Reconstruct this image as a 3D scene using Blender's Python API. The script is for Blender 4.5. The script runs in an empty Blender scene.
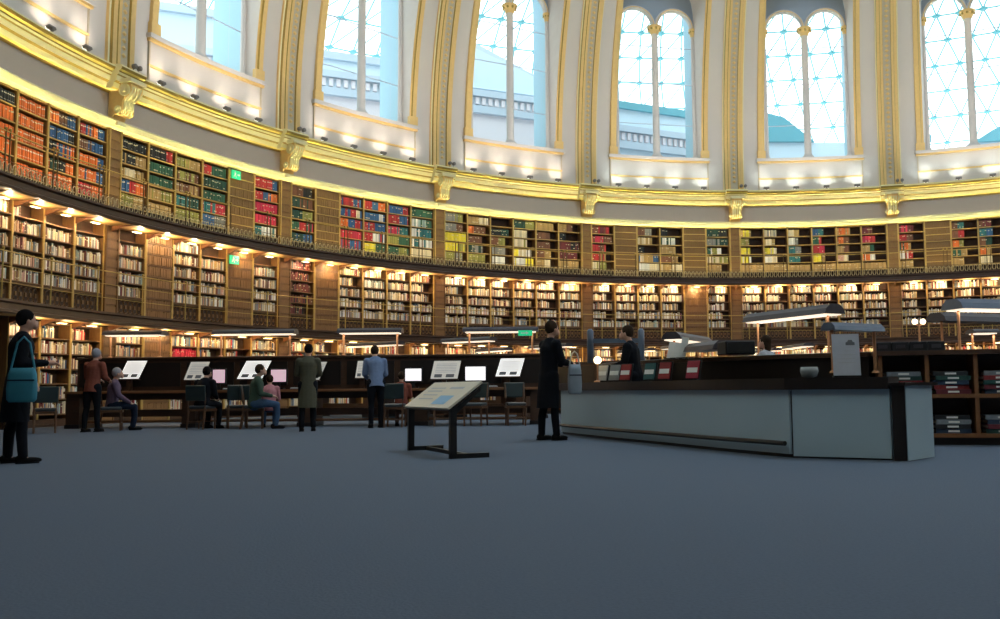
import bpy, bmesh, math, random
from mathutils import Vector, Matrix
random.seed(11)
PI = math.pi
SC = bpy.context.scene
COL = SC.collection
R = 21.3                     # inner radius of the round room at the face of the bookcases
PH = -20.988                 # bearing of the rib that stands fourth from the left
PIL = 1.26                   # bearing width of a pilaster, degrees
UW = 2.79                    # bearing width of one bookcase, degrees
CAMX, CAMY, CAMZ = -9.0181, -17.972, 0.8
EYE = 0.8

# ------------------------------------------------------------------ materials
def mat(name, col, rough=.6, metal=0., var=.12, scale=8., bump=0., emit=None, es=0., stretch=None, detail=3, spec=.5):
    m = bpy.data.materials.new(name); m.use_nodes = True
    nt = m.node_tree; b = nt.nodes['Principled BSDF']
    b.inputs['Roughness'].default_value = rough; b.inputs['Metallic'].default_value = metal
    b.inputs['Specular IOR Level'].default_value = spec
    tc = nt.nodes.new('ShaderNodeTexCoord'); mp = nt.nodes.new('ShaderNodeMapping')
    nz = nt.nodes.new('ShaderNodeTexNoise'); nz.inputs['Scale'].default_value = scale; nz.inputs['Detail'].default_value = detail
    nt.links.new(tc.outputs['Object'], mp.inputs['Vector']); nt.links.new(mp.outputs['Vector'], nz.inputs['Vector'])
    if stretch: mp.inputs['Scale'].default_value = stretch
    mx = nt.nodes.new('ShaderNodeMix'); mx.data_type = 'RGBA'
    mx.inputs['A'].default_value = (*[c*(1-var) for c in col], 1); mx.inputs['B'].default_value = (*[min(1, c*(1+var)) for c in col], 1)
    nt.links.new(nz.outputs['Fac'], mx.inputs['Factor']); nt.links.new(mx.outputs['Result'], b.inputs['Base Color'])
    if bump:
        bp = nt.nodes.new('ShaderNodeBump'); bp.inputs['Strength'].default_value = bump; bp.inputs['Distance'].default_value = .02
        nt.links.new(nz.outputs['Fac'], bp.inputs['Height']); nt.links.new(bp.outputs['Normal'], b.inputs['Normal'])
    if emit:
        b.inputs['Emission Color'].default_value = (*emit, 1); b.inputs['Emission Strength'].default_value = es
    return m
M = {}
M['carpet'] = mat('carpet', (.096, .117, .150), .95, var=.18, scale=60, bump=.3, detail=8, spec=.1)
M['plaster'] = mat('plaster', (.68, .61, .53), .8, var=.03, scale=1.2)
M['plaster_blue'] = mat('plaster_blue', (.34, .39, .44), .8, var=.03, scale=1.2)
M['frieze'] = mat('frieze', (.62, .49, .36), .8, var=.03, scale=1.2)
M['cream'] = mat('cream', (.85, .76, .42), .55, var=.04, scale=3)
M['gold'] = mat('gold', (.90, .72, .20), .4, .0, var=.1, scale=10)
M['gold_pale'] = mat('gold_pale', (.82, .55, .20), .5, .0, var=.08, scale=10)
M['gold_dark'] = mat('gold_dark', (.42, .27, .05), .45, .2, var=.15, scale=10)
M['ribfield'] = mat('ribfield', (.60, .49, .33), .6, var=.08, scale=20)
M['reveal'] = mat('reveal', (.66, .60, .54), .7, var=.03)
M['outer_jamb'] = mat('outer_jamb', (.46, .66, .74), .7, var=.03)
M['wood'] = mat('wood', (.19, .092, .030), .5, var=.35, scale=5, stretch=(8, 8, 1))
M['wood_edge'] = mat('wood_edge', (.52, .34, .10), .4, .1, var=.2, scale=6)
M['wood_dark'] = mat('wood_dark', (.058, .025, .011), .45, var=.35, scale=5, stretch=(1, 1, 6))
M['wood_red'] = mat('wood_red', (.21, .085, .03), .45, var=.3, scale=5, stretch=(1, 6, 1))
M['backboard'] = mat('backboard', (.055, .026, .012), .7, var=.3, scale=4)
M['soffit'] = mat('soffit', (.55, .34, .12), .5, var=.2, scale=3)
M['fascia'] = mat('fascia', (.075, .032, .015), .4, var=.3, scale=5)
M['brass_pale'] = mat('brass_pale', (.68, .52, .26), .5, var=.1)
M['brass'] = mat('brass', (.52, .36, .10), .35, .7, var=.15)
M['iron'] = mat('iron', (.16, .10, .04), .45, .5, var=.2)
M['false_book'] = mat('false_book', (.24, .12, .040), .5, var=.4, scale=9, stretch=(12, 1, 1.5))
M['false_gold'] = mat('false_gold', (.21, .115, .035), .5, var=.45, scale=9, stretch=(12, 1, 1.5))
M['black'] = mat('black', (.008, .008, .010), .7, var=.2)
M['black_metal'] = mat('black_metal', (.015, .014, .014), .4, .3, var=.2)
M['counter_panel'] = mat('counter_panel', (.40, .50, .55), .35, var=.05, scale=1.5)
M['counter_dark'] = mat('counter_dark', (.014, .009, .007), .35, var=.3, scale=5)
M['board'] = mat('board', (.66, .58, .45), .45, var=.05)
M['paper'] = mat('paper', (.80, .78, .72), .6, var=.05)
M['notice'] = mat('notice_card', (.46, .47, .52), .5)
M['print_dark'] = mat('print_dark', (.12, .12, .13), .6)
M['print_grey'] = mat('print_grey', (.42, .42, .44), .6)
M['print_blue'] = mat('print_blue', (.22, .42, .60), .6)
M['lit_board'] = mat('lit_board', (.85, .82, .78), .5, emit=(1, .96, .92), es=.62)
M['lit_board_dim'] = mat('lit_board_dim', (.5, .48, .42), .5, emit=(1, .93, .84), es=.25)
M['screen'] = mat('screen', (.8, .8, .8), .3, emit=(1, .96, .98), es=.95)
M['screen_pink'] = mat('screen_pink', (.8, .7, .75), .3, emit=(1, .62, .74), es=.5)
M['lamp_warm'] = mat('lamp_warm', (1, .9, .7), .5, emit=(1, .78, .46), es=3.2)
M['lamp_white'] = mat('lamp_white', (1, .9, .8), .5, emit=(1, .80, .60), es=1.25)
M['lamp_dome'] = mat('lamp_dome', (1, 1, 1), .5, emit=(1, .93, .84), es=4.0)
M['hood'] = mat('hood', (.045, .038, .046), .45, .2, var=.15)
M['hood_blue'] = mat('hood_blue', (.10, .13, .18), .4, .2, var=.15)
M['copper'] = mat('copper', (.52, .25, .12), .35, .4, var=.1)
M['spot'] = mat('spot', (.22, .19, .17), .5, .2)
M['green_leather'] = mat('green_leather', (.012, .026, .027), .5, var=.2)
M['seat_leather'] = mat('seat_leather', (.045, .06, .07), .3, var=.2)
M['chair_wood'] = mat('chair_wood', (.10, .045, .02), .4, var=.3)
M['exit_green'] = mat('exit_green', (.02, .42, .20), .5, emit=(.03, .8, .34), es=.55)
M['white'] = mat('white', (.85, .85, .85), .5, var=.02)
M['ext_wall'] = mat('ext_wall', (.90, .80, .82), .8, var=.04, scale=.6)
M['ext_trim'] = mat('ext_trim', (.60, .66, .74), .8, var=.06, scale=2)
M['ext_pale'] = mat('ext_pale', (.70, .80, .88), .8, var=.04, scale=2)
M['ext_cyan'] = mat('ext_cyan', (.16, .44, .52), .7, var=.06, scale=2)
M['lattice'] = mat('lattice', (.16, .44, .45), .6, var=.05)
def glass_mat():
    m = bpy.data.materials.new('window_glass'); m.use_nodes = True; nt = m.node_tree
    nt.nodes.remove(nt.nodes['Principled BSDF']); out = nt.nodes['Material Output']
    t = nt.nodes.new('ShaderNodeBsdfTransparent'); t.inputs[0].default_value = (.95, .985, 1, 1)
    g = nt.nodes.new('ShaderNodeBsdfGlossy'); g.inputs['Roughness'].default_value = .05
    mx = nt.nodes.new('ShaderNodeMixShader'); mx.inputs[0].default_value = .04
    nt.links.new(t.outputs[0], mx.inputs[1]); nt.links.new(g.outputs[0], mx.inputs[2]); nt.links.new(mx.outputs[0], out.inputs[0])
    return m
M['glass'] = glass_mat()
def book_mat(kind):
    m = bpy.data.materials.new('book_cloth_' + kind); m.use_nodes = True; nt = m.node_tree; b = nt.nodes['Principled BSDF']
    b.inputs['Roughness'].default_value = .5
    if kind == 'stuff':
        a = nt.nodes.new('ShaderNodeAttribute'); a.attribute_name = 'Col'; src = a.outputs['Color']
    else:
        a = nt.nodes.new('ShaderNodeObjectInfo'); src = a.outputs['Color']
    tc = nt.nodes.new('ShaderNodeTexCoord'); nz = nt.nodes.new('ShaderNodeTexNoise'); nz.inputs['Scale'].default_value = 30
    nt.links.new(tc.outputs['Object'], nz.inputs['Vector'])
    hs = nt.nodes.new('ShaderNodeHueSaturation'); mr = nt.nodes.new('ShaderNodeMapRange')
    mr.inputs['To Min'].default_value = .75; mr.inputs['To Max'].default_value = 1.25
    nt.links.new(nz.outputs['Fac'], mr.inputs['Value']); nt.links.new(mr.outputs[0], hs.inputs['Value'])
    nt.links.new(src, hs.inputs['Color']); nt.links.new(hs.outputs[0], b.inputs['Base Color'])
    return m
M['book_stuff'] = book_mat('stuff'); M['book_one'] = book_mat('single')
M['spine_label'] = mat('spine_label', (.82, .72, .55), .5)

# ------------------------------------------------------------------ mesh helpers
class MB:
    """collects faces with material slots, links them as one mesh object"""
    def __init__(s): s.v = []; s.f = []; s.m = []; s.mats = []; s.c = None
    def slot(s, m):
        if m not in s.mats: s.mats.append(m)
        return s.mats.index(m)
    def poly(s, vs, fs, m):
        o = len(s.v); k = s.slot(m); s.v += [tuple(p) for p in vs]
        for f in fs: s.f.append([o+i for i in f]); s.m.append(k)
        return s
    def box(s, x0, x1, y0, y1, z0, z1, m, T=None):
        vs = [Vector(p) for p in ((x0,y0,z0),(x1,y0,z0),(x1,y1,z0),(x0,y1,z0),(x0,y0,z1),(x1,y0,z1),(x1,y1,z1),(x0,y1,z1))]
        if T is not None: vs = [T @ p for p in vs]
        return s.poly(vs, [(3,2,1,0),(4,5,6,7),(0,1,5,4),(1,2,6,5),(2,3,7,6),(3,0,4,7)], m)
    def ngon(s, pts, d, m, cap=True):
        """extrude closed outline pts by vector d"""
        n = len(pts); d = Vector(d); vs = [Vector(p) for p in pts] + [Vector(p)+d for p in pts]
        fs = [(i, (i+1) % n, n+(i+1) % n, n+i) for i in range(n)]
        if cap: fs += [tuple(range(n-1, -1, -1)), tuple(range(n, 2*n))]
        return s.poly(vs, fs, m)
    def tube(s, pts, r, m, n=8, cap=True, closed=False):
        pts = [Vector(p) for p in pts]; k = len(pts); vs = []; fs = []
        rr = r if isinstance(r, (list, tuple)) else [r]*k
        for i, p in enumerate(pts):
            if closed: t = pts[(i+1) % k]-pts[i-1]
            else: t = pts[min(i+1, k-1)]-pts[max(i-1, 0)]
            t.normalize(); u = t.cross(Vector((0, 0, 1)))
            if u.length < .05: u = t.cross(Vector((0, 1, 0)))
            u.normalize(); w = t.cross(u)
            for j in range(n):
                a = 2*PI*j/n; vs.append(p+(u*math.cos(a)+w*math.sin(a))*rr[i])
        for i in range(k if closed else k-1):
            i2 = (i+1) % k
            for j in range(n): fs.append((i*n+j, i*n+(j+1) % n, i2*n+(j+1) % n, i2*n+j))
        if cap and not closed: fs += [tuple(range(n-1, -1, -1)), tuple(range((k-1)*n, k*n))]
        return s.poly(vs, fs, m)
    def lathe(s, prof, m, c=(0, 0, 0), n=16, T=None):
        """prof: (r,z) pairs turned about local z"""
        vs = []; fs = []; k = len(prof)
        for r, z in prof:
            for j in range(n):
                a = 2*PI*j/n; p = Vector((c[0]+r*math.cos(a), c[1]+r*math.sin(a), c[2]+z)); vs.append(T @ p if T is not None else p)
        for i in range(k-1):
            for j in range(n): fs.append((i*n+j, i*n+(j+1) % n, (i+1)*n+(j+1) % n, (i+1)*n+j))
        fs += [tuple(range(n-1, -1, -1)), tuple(range((k-1)*n, k*n))]
        return s.poly(vs, fs, m)
    def sphere(s, c, r, m, n=12, sc=(1, 1, 1)):
        prof = [(max(.002, r*math.sin(PI*i/8)), -r*math.cos(PI*i/8)) for i in range(9)]
        T = Matrix.Translation(c) @ Matrix.Diagonal((*sc, 1))
        return s.lathe(prof, m, n=n, T=T)
    def build(s, name, parent=None, smooth=False, bevel=0, loc=None):
        me = bpy.data.meshes.new(name); me.from_pydata(s.v, [], s.f)
        for m in s.mats: me.materials.append(m)
        me.polygons.foreach_set('material_index', s.m)
        if smooth: me.polygons.foreach_set('use_smooth', [True]*len(s.f))
        me.update()
        bm = bmesh.new(); bm.from_mesh(me)
        bmesh.ops.recalc_face_normals(bm, faces=bm.faces) if not s.c else None
        if s.c:
            pass
        bm.to_mesh(me); bm.free()
        if s.c:
            at = me.color_attributes.new('Col', 'FLOAT_COLOR', 'CORNER')
            buf = []
            for f, c in zip(s.f, s.c): buf += [c[0], c[1], c[2], 1]*len(f)
            at.data.foreach_set('color', buf)
        o = bpy.data.objects.new(name, me); COL.objects.link(o)
        if parent: o.parent = parent
        if loc: o.location = loc
        if bevel:
            b = o.modifiers.new('bevel', 'BEVEL'); b.width = bevel; b.segments = 2; b.limit_method = 'ANGLE'
        return o
def tag(o, label=None, cat=None, group=None, kind=None):
    if label: o['label'] = label
    if cat: o['category'] = cat
    if group: o['group'] = group
    if kind: o['kind'] = kind
    return o
def empty(name, loc=(0, 0, 0), rz=0, label=None, cat=None, group=None, kind=None):
    o = bpy.data.objects.new(name, None); COL.objects.link(o); o.location = loc; o.rotation_euler = (0, 0, rz)
    o.empty_display_size = .1
    return tag(o, label, cat, group, kind)
KIDS = {}
def copy_tree(o, parent=None):
    c = o.copy(); COL.objects.link(c)
    if parent: c.parent = parent
    for ch in KIDS.get(o.name) or [x for x in COL.objects if x.parent == o]: copy_tree(ch, c)
    return c
def freeze(o):
    """remember a prototype's children so copying stays quick"""
    ch = [x for x in COL.objects if x.parent == o]; KIDS[o.name] = ch
    for x in ch: freeze(x)
def P(a, r, z):  # bearing in degrees, radius, height over the eye line
    t = math.radians(a); return Vector((r*math.sin(t), r*math.cos(t), z+EYE))
def deg(theta): return PH+theta*18
def rel(x, y, z=-.8): return Vector((x+CAMX, y+CAMY, z+EYE))
def ring(mb, prof, a0, a1, m, step=1.0, closed_prof=True, mats=None):
    """sweep a (r,z) profile along bearings a0..a1"""
    n = max(1, round((a1-a0)/step)); k = len(prof); vs = []; o = len(mb.v)
    full = abs(a1-a0-360) < 1e-6
    for i in range(n+1):
        a = a0+(a1-a0)*i/n
        for r, z in prof: vs.append(P(a, r, z))
    fs = []; ms = []
    for i in range(n):
        for j in range(k if closed_prof else k-1):
            j2 = (j+1) % k; fs.append((i*k+j, i*k+j2, (i+1)*k+j2, (i+1)*k+j)); ms.append(mats[j] if mats else m)
    base = len(mb.v); mb.v += [tuple(p) for p in vs]
    for f, mm in zip(fs, ms): mb.f.append([base+q for q in f]); mb.m.append(mb.slot(mm))
    if closed_prof and not full:
        mb.f.append([base+q for q in range(k)]); mb.m.append(mb.slot(m))
        mb.f.append([base+n*k+q for q in range(k-1, -1, -1)]); mb.m.append(mb.slot(m))
    return mb

# ------------------------------------------------------------------ camera
cam = bpy.data.objects.new('camera', bpy.data.cameras.new('camera')); COL.objects.link(cam); SC.camera = cam
cam.location = (CAMX, CAMY, CAMZ)
f_px = 908.63; cam.data.sensor_width = 36; cam.data.lens = f_px*36/1000
cam.data.shift_x = -54.25/1000; cam.data.clip_end = 300
pitch, roll = .0862, -.0097
cam.matrix_world = Matrix.Translation(cam.location) @ Matrix.Rotation(PI/2+pitch, 4, 'X') @ Matrix.Rotation(-roll*-1, 4, 'Z')

# ------------------------------------------------------------------ shell
def rz(z): return math.sqrt(max(.01, R*R-(z-9.5)**2)) if z > 9.5 else R
fl = MB(); n = 96
fl.poly([P(360*i/n, 25.0, -.8) for i in range(n)], [tuple(range(n-1, -1, -1))], M['carpet'])
fl.poly([P(360*i/n, 25.0, -.9) for i in range(n)], [tuple(range(n))], M['carpet'])
tag(fl.build('floor'), kind='structure')
og = MB(); ring(og, [(25.0, -.82), (70, -.82)], 0, 360, M['ext_pale'], 6, closed_prof=False); tag(og.build('floor_court'), kind='structure')
WO, WI, ZS, ZSP = 2.24, 1.94, 9.92, 16.55     # window surround outer/inner half width, sill, springing (over the eye)
def arch(s, hw, z0): return z0+math.sqrt(max(0, hw*hw-s*s))
def wallpt(b, s, z, dr=0):
    r = rz(z)+dr; return P(deg(b+.5)+math.degrees(s/R), r, z)
dome = MB(); HB = 18/2*PI/180*R
for b in range(20):
    def strip(s0, s1, zf0, zf1, nz):
        vs = []
        for i in range(nz+1):
            for s, q in ((s0, 0), (s1, 1)):
                z = zf0[q]+(zf1[q]-zf0[q])*i/nz; vs.append(wallpt(b, s, z))
        dome.poly(vs, [(2*i, 2*i+1, 2*i+3, 2*i+2) for i in range(nz)], M['plaster'])
    xs = [-HB, -2.8, -WI]
    for s0, s1 in ((-HB, -2.8), (-2.8, -WI), (WI, 2.8), (2.8, HB)): strip(s0, s1, (8.3, 8.3), (19, 19), 22)
    k = 16
    for i in range(k):
        s0 = -WI+2*WI*i/k; s1 = -WI+2*WI*(i+1)/k
        strip(s0, s1, (8.3, 8.3), (ZS, ZS), 3)
        strip(s0, s1, (arch(s0, WI, ZSP), arch(s1, WI, ZSP)), (19, 19), 3)
tag(dome.build('wall_dome', smooth=True), kind='structure')
cap = MB(); prof = []
for i in range(21):
    t = math.asin(9.5/21.3)+(math.asin(.965)-math.asin(9.5/21.3))*i/20; prof.append((21.3*math.cos(t), 9.5+21.3*math.sin(t)))
ring(cap, prof, 0, 360, M['plaster'], 4.5, closed_prof=False)
tag(cap.build('ceiling', smooth=True), kind='structure')
# the glazed eye at the crown of the dome, with its daylight
oc = MB(); zo = prof[-1][1]; ro = prof[-1][0]
oc.lathe([(ro+.05, zo+EYE-.05), (ro+.05, zo+EYE+.06)], M['glass'], n=40)
ocw = tag(oc.build('window_30'), kind='structure')
ocf = MB()
for i in range(12): ocf.tube([(0, 0, zo+EYE-.1), (ro*math.cos(i*PI/6), ro*math.sin(i*PI/6), zo+EYE-.1)], .05, M['gold_pale'], 6)
ocf.build('glazing_bars', ocw)
def area(name, loc, target, sx, sy, power, color, spread=PI, parent=None):
    l = bpy.data.lights.new(name, 'AREA'); l.shape = 'RECTANGLE'; l.size = sx; l.size_y = sy; l.energy = power; l.color = color; l.spread = spread
    o = bpy.data.objects.new(name, l); COL.objects.link(o); o.location = loc
    d = Vector(target)-Vector(loc); o.rotation_euler = d.to_track_quat('-Z', 'Y').to_euler()
    return o
def point(name, loc, power, color, rad):
    l = bpy.data.lights.new(name, 'POINT'); l.energy = power; l.color = color; l.shadow_soft_size = rad
    o = bpy.data.objects.new(name, l); COL.objects.link(o); o.location = loc; return o
area('daylight_through_crown', (0, 0, zo+EYE-.4), (0, 0, 0), 9, 9, 3200, (.62, .80, 1.0))

VIEW = range(-4, 3)                       # bays that the photograph shows (rib b to rib b+1)
# lower drum wall behind the bookcases
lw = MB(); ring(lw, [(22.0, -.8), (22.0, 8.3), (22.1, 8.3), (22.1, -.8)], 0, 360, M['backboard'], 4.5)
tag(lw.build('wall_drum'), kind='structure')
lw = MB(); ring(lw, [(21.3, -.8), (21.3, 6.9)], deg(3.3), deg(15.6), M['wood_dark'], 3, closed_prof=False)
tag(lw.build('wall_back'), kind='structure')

# cornice, frieze and lower cream band, with breaks over the ribs
co = MB()
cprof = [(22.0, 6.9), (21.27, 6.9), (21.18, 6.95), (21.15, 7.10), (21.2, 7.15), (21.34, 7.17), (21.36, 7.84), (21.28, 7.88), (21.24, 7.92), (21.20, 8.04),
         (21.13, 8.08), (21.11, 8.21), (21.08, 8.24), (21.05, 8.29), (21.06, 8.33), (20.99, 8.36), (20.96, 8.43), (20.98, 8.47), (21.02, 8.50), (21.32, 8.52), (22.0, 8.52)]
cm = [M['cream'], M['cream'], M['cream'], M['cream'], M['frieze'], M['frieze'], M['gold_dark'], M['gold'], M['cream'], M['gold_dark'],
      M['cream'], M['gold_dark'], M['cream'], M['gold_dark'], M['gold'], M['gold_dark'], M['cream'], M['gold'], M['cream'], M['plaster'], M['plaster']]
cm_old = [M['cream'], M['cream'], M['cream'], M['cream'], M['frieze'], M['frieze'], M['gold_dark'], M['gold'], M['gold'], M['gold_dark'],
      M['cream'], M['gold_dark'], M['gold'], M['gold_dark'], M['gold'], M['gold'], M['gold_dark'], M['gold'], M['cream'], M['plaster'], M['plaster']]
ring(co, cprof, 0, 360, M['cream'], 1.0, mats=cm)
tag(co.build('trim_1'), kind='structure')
bp = [(max(20.5, r-.20), z) for r, z in cprof[7:19]] + [(21.3, 8.535), (21.3, 7.9)]
for b in range(-4, 4):
    c = MB(); ring(c, bp, deg(b)-1.2, deg(b)+1.35, M['cream'], .5, mats=cm[7:18]+[M['cream']]*3)
    tag(c.build('trim_%d' % (b+6)), kind='structure')
# ribs climbing the dome
rb = MB(); rows = []
zs = [8.5+i*.5 for i in range(22)]
def ribpt(s, z, d):
    r = rz(z); k = (z-9.5)/R if z > 9.5 else 0; c = math.sqrt(1-k*k)
    return Vector((s, (r-d*c), z-d*k+EYE))
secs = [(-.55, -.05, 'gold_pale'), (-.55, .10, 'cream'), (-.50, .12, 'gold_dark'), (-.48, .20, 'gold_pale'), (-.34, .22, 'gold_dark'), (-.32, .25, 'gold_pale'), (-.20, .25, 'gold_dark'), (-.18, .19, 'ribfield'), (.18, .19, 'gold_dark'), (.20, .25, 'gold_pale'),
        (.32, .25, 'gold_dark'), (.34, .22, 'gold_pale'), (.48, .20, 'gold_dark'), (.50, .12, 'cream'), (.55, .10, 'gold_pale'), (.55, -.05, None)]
for j in range(len(secs)-1):
    vs = []
    for z in zs: vs += [ribpt(secs[j][0]*.84, z, secs[j][1]), ribpt(secs[j+1][0]*.84, z, secs[j+1][1])]
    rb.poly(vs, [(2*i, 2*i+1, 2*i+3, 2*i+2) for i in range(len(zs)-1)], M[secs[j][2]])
bead = MB()
for i in range(46):
    z = 8.9+i*.2; p = ribpt(0, z, .20)
    bead.poly([p+Vector(q) for q in ((-.09, 0, 0), (0, 0, -.08), (.09, 0, 0), (0, 0, .08), (0, -.035, 0))], [(0, 1, 4), (1, 2, 4), (2, 3, 4), (3, 0, 4)], M['gold_pale'])
rib0 = empty('trim_40', kind='structure'); rb.build('rib_moulding', rib0); bead.build('beading', rib0)
rib0.rotation_euler = (0, 0, -math.radians(deg(-10))); freeze(rib0)
for b in range(-9, 10):
    o = copy_tree(rib0); o.name = 'trim_%d' % (b+50); o.rotation_euler = (0, 0, -math.radians(deg(b)))

# scrolled brackets under the cornice at every rib
cs = MB(); pr = [(.02, 8.10), (-.62, 8.10), (-.68, 8.0), (-.66, 7.86), (-.58, 7.74), (-.48, 7.68), (-.42, 7.60), (-.40, 7.50), (-.42, 7.40), (-.38, 7.30), (-.28, 7.24), (-.17, 7.26), (-.13, 7.16), (-.07, 7.08), (.02, 7.06)]
cs.ngon([(-.22, R+.02+y, z+EYE) for y, z in pr], (.44, 0, 0), M['gold_pale'])
for s in (-1, 1):
    for rr_, yy, zz in ((.17, -.46, 7.88), (.10, -.27, 7.37)):
        cs.lathe([(rr_*.35, .09), (rr_*.4, .03), (rr_*.8, .03), (rr_, .05), (rr_, .0)], M['cream'], T=Matrix.Translation((s*.20, R+yy, zz+EYE)) @ Matrix.Rotation(s*PI/2, 4, 'Y'), n=14)
for y in (-.14, -.05, .05, .14):
    cs.tube([(y, R-.65, 7.97+EYE), (y, R-.57, 7.76+EYE), (y, R-.43, 7.62+EYE), (y, R-.41, 7.42+EYE), (y, R-.31, 7.26+EYE)], [.04, .045, .04, .04, .03], M['cream'], 6)
cs.box(-.30, .30, R-.70, R+.03, 8.06+EYE, 8.16+EYE, M['cream'])
cs.box(-.15, .15, R-.22, R+.02, 6.98+EYE, 7.08+EYE, M['cream'])
names = ['first', 'second', 'third', 'fourth', 'fifth', 'sixth', 'seventh']
proto = None
for b in range(-3, 3):
    if proto is None: o = proto = cs.build('cornice_bracket')
    else: o = proto.copy(); COL.objects.link(o)
    o.rotation_euler = (0, 0, -math.radians(deg(b)))
    tag(o, 'gilded scroll bracket under the cornice, %s from the left' % names[b+3], 'bracket', 'gilded brackets under the cornice')

# windows: local frame, y outward, standing in the bay centre
def window_proto():
    w = empty('window_1', kind='structure')
    YG = R+.28                                # glass plane
    fr = MB(); nn = 20
    def outline(hw, z0=ZS):
        return [(-hw, z0)] + [(-hw*math.cos(PI*i/nn), ZSP+hw*math.sin(PI*i/nn)) for i in range(nn+1)] + [(hw, z0)]
    # splayed gilded architrave around the opening, follows the leaning wall
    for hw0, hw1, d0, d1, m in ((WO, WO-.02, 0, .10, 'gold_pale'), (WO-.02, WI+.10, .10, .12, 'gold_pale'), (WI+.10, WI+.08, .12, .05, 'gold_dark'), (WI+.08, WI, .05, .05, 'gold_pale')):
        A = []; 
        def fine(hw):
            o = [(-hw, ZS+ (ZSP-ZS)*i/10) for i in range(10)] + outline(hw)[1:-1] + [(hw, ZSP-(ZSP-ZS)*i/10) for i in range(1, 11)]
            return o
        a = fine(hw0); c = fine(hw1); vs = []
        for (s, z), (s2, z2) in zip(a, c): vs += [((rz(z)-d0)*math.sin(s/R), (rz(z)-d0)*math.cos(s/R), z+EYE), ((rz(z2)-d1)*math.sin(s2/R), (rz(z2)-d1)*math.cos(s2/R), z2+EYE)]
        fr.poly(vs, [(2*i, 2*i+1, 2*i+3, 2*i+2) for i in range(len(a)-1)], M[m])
    # reveal from wall face to glass and the outer jambs
    a = fine(WI); vs = []
    for s, z in a: vs += [((rz(z)-.05)*math.sin(s/R), (rz(z)-.05)*math.cos(s/R), z+EYE), (s*.93, YG, z+EYE)]
    fr.poly(vs, [(2*i, 2*i+1, 2*i+3, 2*i+2) for i in range(len(a)-1)], M['reveal'])
    fr.poly([(-WI, R-.12, ZS+EYE), (WI, R-.12, ZS+EYE), (WI, YG+1.3, ZS+EYE), (-WI, YG+1.3, ZS+EYE)], [(0, 1, 2, 3)], M['reveal'])
    fr.build('surround', w)
    jb = MB(); vs = []
    for s, z in a: vs += [(s*.96, YG+.08, z+EYE), (s*.96, YG+.62, z+EYE), (s*.96, YG+.64, z+EYE), (s*.96, YG+1.3, z+EYE)]
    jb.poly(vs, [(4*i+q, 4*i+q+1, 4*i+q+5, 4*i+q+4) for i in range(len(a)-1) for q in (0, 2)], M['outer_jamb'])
    jb.poly(vs, [(4*i+1, 4*i+2, 4*i+6, 4*i+5) for i in range(len(a)-1)], M['ext_trim'])
    jb.build('outer_jamb', w)
    # tracery plate with two round-headed lights
    hw = WI*.93; g = .12; lr = (hw-g-.10)/2; cx = g/1+lr-.02; zl = 15.85
    tr = MB(); N = 48; yF = YG-.10
    def top(s):                                # top of the light at |s|
        d = abs(abs(s)-cx)
        return None if d >= lr else zl+math.sqrt(lr*lr-d*d)
    for i in range(N):
        s0 = -hw+2*hw*i/N; s1 = -hw+2*hw*(i+1)/N
        l0 = top(s0) or zl; l1 = top(s1) or zl
        u0 = ZSP+math.sqrt(max(0, hw*hw-s0*s0)); u1 = ZSP+math.sqrt(max(0, hw*hw-s1*s1))
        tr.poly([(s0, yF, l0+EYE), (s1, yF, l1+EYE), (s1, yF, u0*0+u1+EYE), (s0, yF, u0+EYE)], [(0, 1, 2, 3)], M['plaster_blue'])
        tr.poly([(s0, yF, l0+EYE), (s1, yF, l1+EYE), (s1, YG+.08, l1+EYE), (s0, YG+.08, l0+EYE)], [(0, 1, 2, 3)], M['reveal'])
    tr.build('tympanum', w)
    am = MB()
    for sg in (-1, 1):
        pts = [(sg*cx+(lr+.05)*math.cos(PI-PI*i/16), yF-.03, zl+(lr+.05)*math.sin(PI*i/16)+EYE) for i in range(17)]
        am.tube(pts, .085, M['reveal'], 8); am.tube([(p[0], p[1]-.07, p[2]) for p in pts], .02, M['gold_pale'], 6)
    am.build('arch_moulding', w, smooth=True)
    for x0, nm in ((0, 'centre_column'), (-hw+.04, 'side_column'), (hw-.04, 'side_column')):
        c = MB(); rr = .155 if x0 == 0 else .08
        c.lathe([(rr*1.7, ZS+EYE), (rr*1.7, ZS+.12+EYE), (rr*1.2, ZS+.2+EYE), (rr, ZS+.28+EYE), (rr*.92, zl-.34+EYE), (rr*1.1, zl-.30+EYE)], M['reveal'], c=(x0, YG-.06, 0), n=14)
        col = c.build(nm, w, smooth=True)
        k = MB(); k.lathe([(rr*1.1, zl-.32+EYE), (rr*1.3, zl-.22+EYE), (rr*1.9, zl-.06+EYE), (rr*2.1, zl-.02+EYE), (rr*2.1, zl+.04+EYE)], M['gold_pale'], c=(x0, YG-.06, 0), n=12)
        for q in range(8):
            an = q*PI/4; k.sphere((x0+rr*1.75*math.cos(an), YG-.06+rr*1.75*math.sin(an), zl-.10+EYE), .055 if x0 == 0 else .035, M['gold_dark'], 6)
        k.build('capital', col)
    gl = MB(); gl.box(-hw, hw, YG, YG+.012, ZS+EYE, 18.4+EYE, M['glass']); gl.build('pane', w)
    gb = MB()
    for z in (10.0, 11.5, 13.35, 15.0):
        gb.box(-hw, hw, YG-.01, YG+.02, z+EYE-.016, z+EYE+.016, M['ext_trim'])
    gb.box(-hw, hw, YG-.03, YG+.03, ZS+EYE, ZS+.05+EYE, M['reveal'])
    gb.build('glazing_bar', w)
    # sill ledge, apron panel mouldings below
    D = math.degrees
    def bent(mb, s0, s1, d, z0, z1, m):
        ring(mb, [(R-d, z0), (R+.1, z0), (R+.1, z1), (R-d, z1)], D(s0/R), D(s1/R), m, max(.05, D(s1/R)-D(s0/R))/max(1, round((s1-s0)/.4)))
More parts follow.
